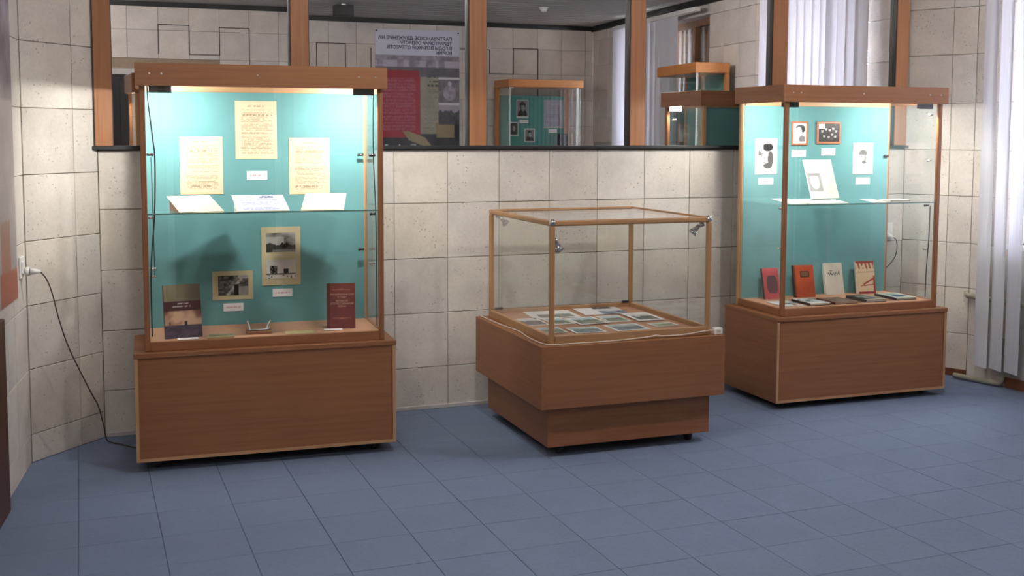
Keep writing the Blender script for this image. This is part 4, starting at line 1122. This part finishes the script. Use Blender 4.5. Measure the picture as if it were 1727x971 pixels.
B('glass_edge', (0.052, 0.018, 0.55, 0.060, 0.027, 2.02), 'white_plastic'); B('glass_edge', (ow - 0.030, 0.018, 0.55, ow - 0.022, 0.027, 2.02), 'white_plastic')
B('glass_shelf', (0.04, 0.03, 1.37, ow - 0.04, od - 0.06, 1.376), 'glass')
B('backing_panel', (0.0505, od - 0.03, 0.56, ow - 0.0505, od - 0.02, 1.94), 'teal_dark')
G().cyl((ow - 0.06, 0.06, 2.02), (ow - 0.06, 0.06, 2.005), 0.026, n=18).obj('downlight', M['white_plastic'], orr)
def ox(x): return 5.232 - x
yb = od - 0.030
for (xa, xb, z0, z1, fn, n, lb, cat, nm) in (
        (4.595, 4.740, 1.691, 1.895, framed(portrait(1, 0.6, 0.12, 0.6, 0.12, cap=True), 0.05, 0.1, 0.95, 0.96, (0.85, 0.84, 0.82)), 44, 'portrait print highest left on the reflected teal board', 'photograph', 'portrait_print'),
        (4.505, 4.618, 1.491, 1.646, framed(portrait(2, 0.35, 0.3, 0.65, 0.2), 0.1, 0.08, 0.9, 0.92, (0.8, 0.79, 0.78)), 40, 'small portrait print at the left edge of the reflected teal board', 'photograph', 'portrait_print'),
        (4.690, 4.820, 1.418, 1.574, framed(portrait(3, 0.55, 0.12, 0.7, 0.15), 0.1, 0.1, 0.9, 0.92, (0.85, 0.84, 0.82)), 40, 'small portrait print lowest on the reflected teal board', 'photograph', 'portrait_print'),
        (4.927, 5.165, 1.580, 1.900, typed((0.70, 0.69, 0.76), (0.50, 0.46, 0.54), 30, y1=0.8, seed=17), 70, 'pale typed sheet on the right of the reflected teal board', 'document', 'typed_page'),
        (4.632, 4.740, 1.634, 1.670, caption(21), 30, 'caption card under the highest reflected portrait', 'caption card', 'caption_card'),
        (4.987, 5.090, 1.526, 1.566, caption(22), 30, 'caption card under the pale reflected typed sheet', 'caption card', 'caption_card')):
    w = xb - xa
    o = link(nm, sheet_mesh(nm, w, z1 - z0, fn, max(8, int(n * w / (z1 - z0))) if z1 - z0 > w else n, n if z1 - z0 > w else 12, 0.0012), mat=OM @ TR(ox(xb), yb - 0.002, z0))
    tag(o, lb, cat)
o = thing('dark_box', 'dark box standing on the glass shelf of the reflected showcase', 'box', OM @ TR(ox(5.165), 0.28, 1.377))
box('body', (0, 0, 0, 0.095, 0.08, 0.125), M['black'], o, bev=0.003); box('lid', (-0.002, -0.002, 0.126, 0.097, 0.082, 0.138), M['black_metal'], o, bev=0.002)

# tall showcase by the window pier
PM = TR(4.93, 3.20, 0, -84.5)       # local x runs towards the camera side, local y towards the window wall
pr = thing('pier_showcase', 'tall glass showcase with orange header before the window pier, seen reflected', 'showcase', PM)
B = lambda n, b, mt, bev=0.0: box(n, b, M[mt], pr, bev)
qw, qd = 0.85, 0.32
B('base', (0, 0, 0.03, qw, qd, 0.55), 'orange_wood', 0.003)
B('header', (0, 0, 2.035, qw, qd, 2.125), 'orange_wood', 0.004)
B('post', (0.0, qd - 0.04, 0.55, 0.04, qd, 2.035), 'orange_wood_z', 0.003); B('post', (qw - 0.04, qd - 0.04, 0.55, qw, qd, 2.035), 'orange_wood_z', 0.003)
B('glass_pane', (0.03, 0.02, 0.55, qw - 0.03, 0.026, 2.035), 'glass'); B('glass_pane', (0.03, 0.03, 0.55, 0.036, qd - 0.05, 2.035), 'glass'); B('glass_pane', (qw - 0.036, 0.03, 0.55, qw - 0.03, qd - 0.05, 2.035), 'glass')
B('glass_edge', (0.024, 0.018, 0.55, 0.030, 0.027, 2.035), 'white_plastic')
B('backing_panel', (0.0405, qd - 0.03, 0.56, qw - 0.0405, qd - 0.02, 2.03), 'teal_dark')

# small ceiling fittings
o = thing('ceiling_speaker', 'small black box speaker under the ceiling, reflected above the left showcase', 'speaker', TR(2.40, 0.88, 2.63))
box('cabinet', (-0.09, -0.06, 0, 0.09, 0.06, 0.105), M['black'], o, bev=0.004); box('bracket', (-0.02, -0.02, 0.105, 0.02, 0.02, 0.119), M['steel'], o)
o = thing('smoke_detector', 'small smoke detector on the slatted ceiling, reflected above the table vitrine', 'detector', TR(4.29, 1.35, 2.749))
G().cyl((0, 0, -0.012), (0, 0, 0), 0.05, n=24).obj('base', M['white_plastic'], o); G().cyl((0, 0, -0.045), (0, 0, -0.012), 0.026, 0.042, n=24).obj('sensor', M['white_plastic'], o)
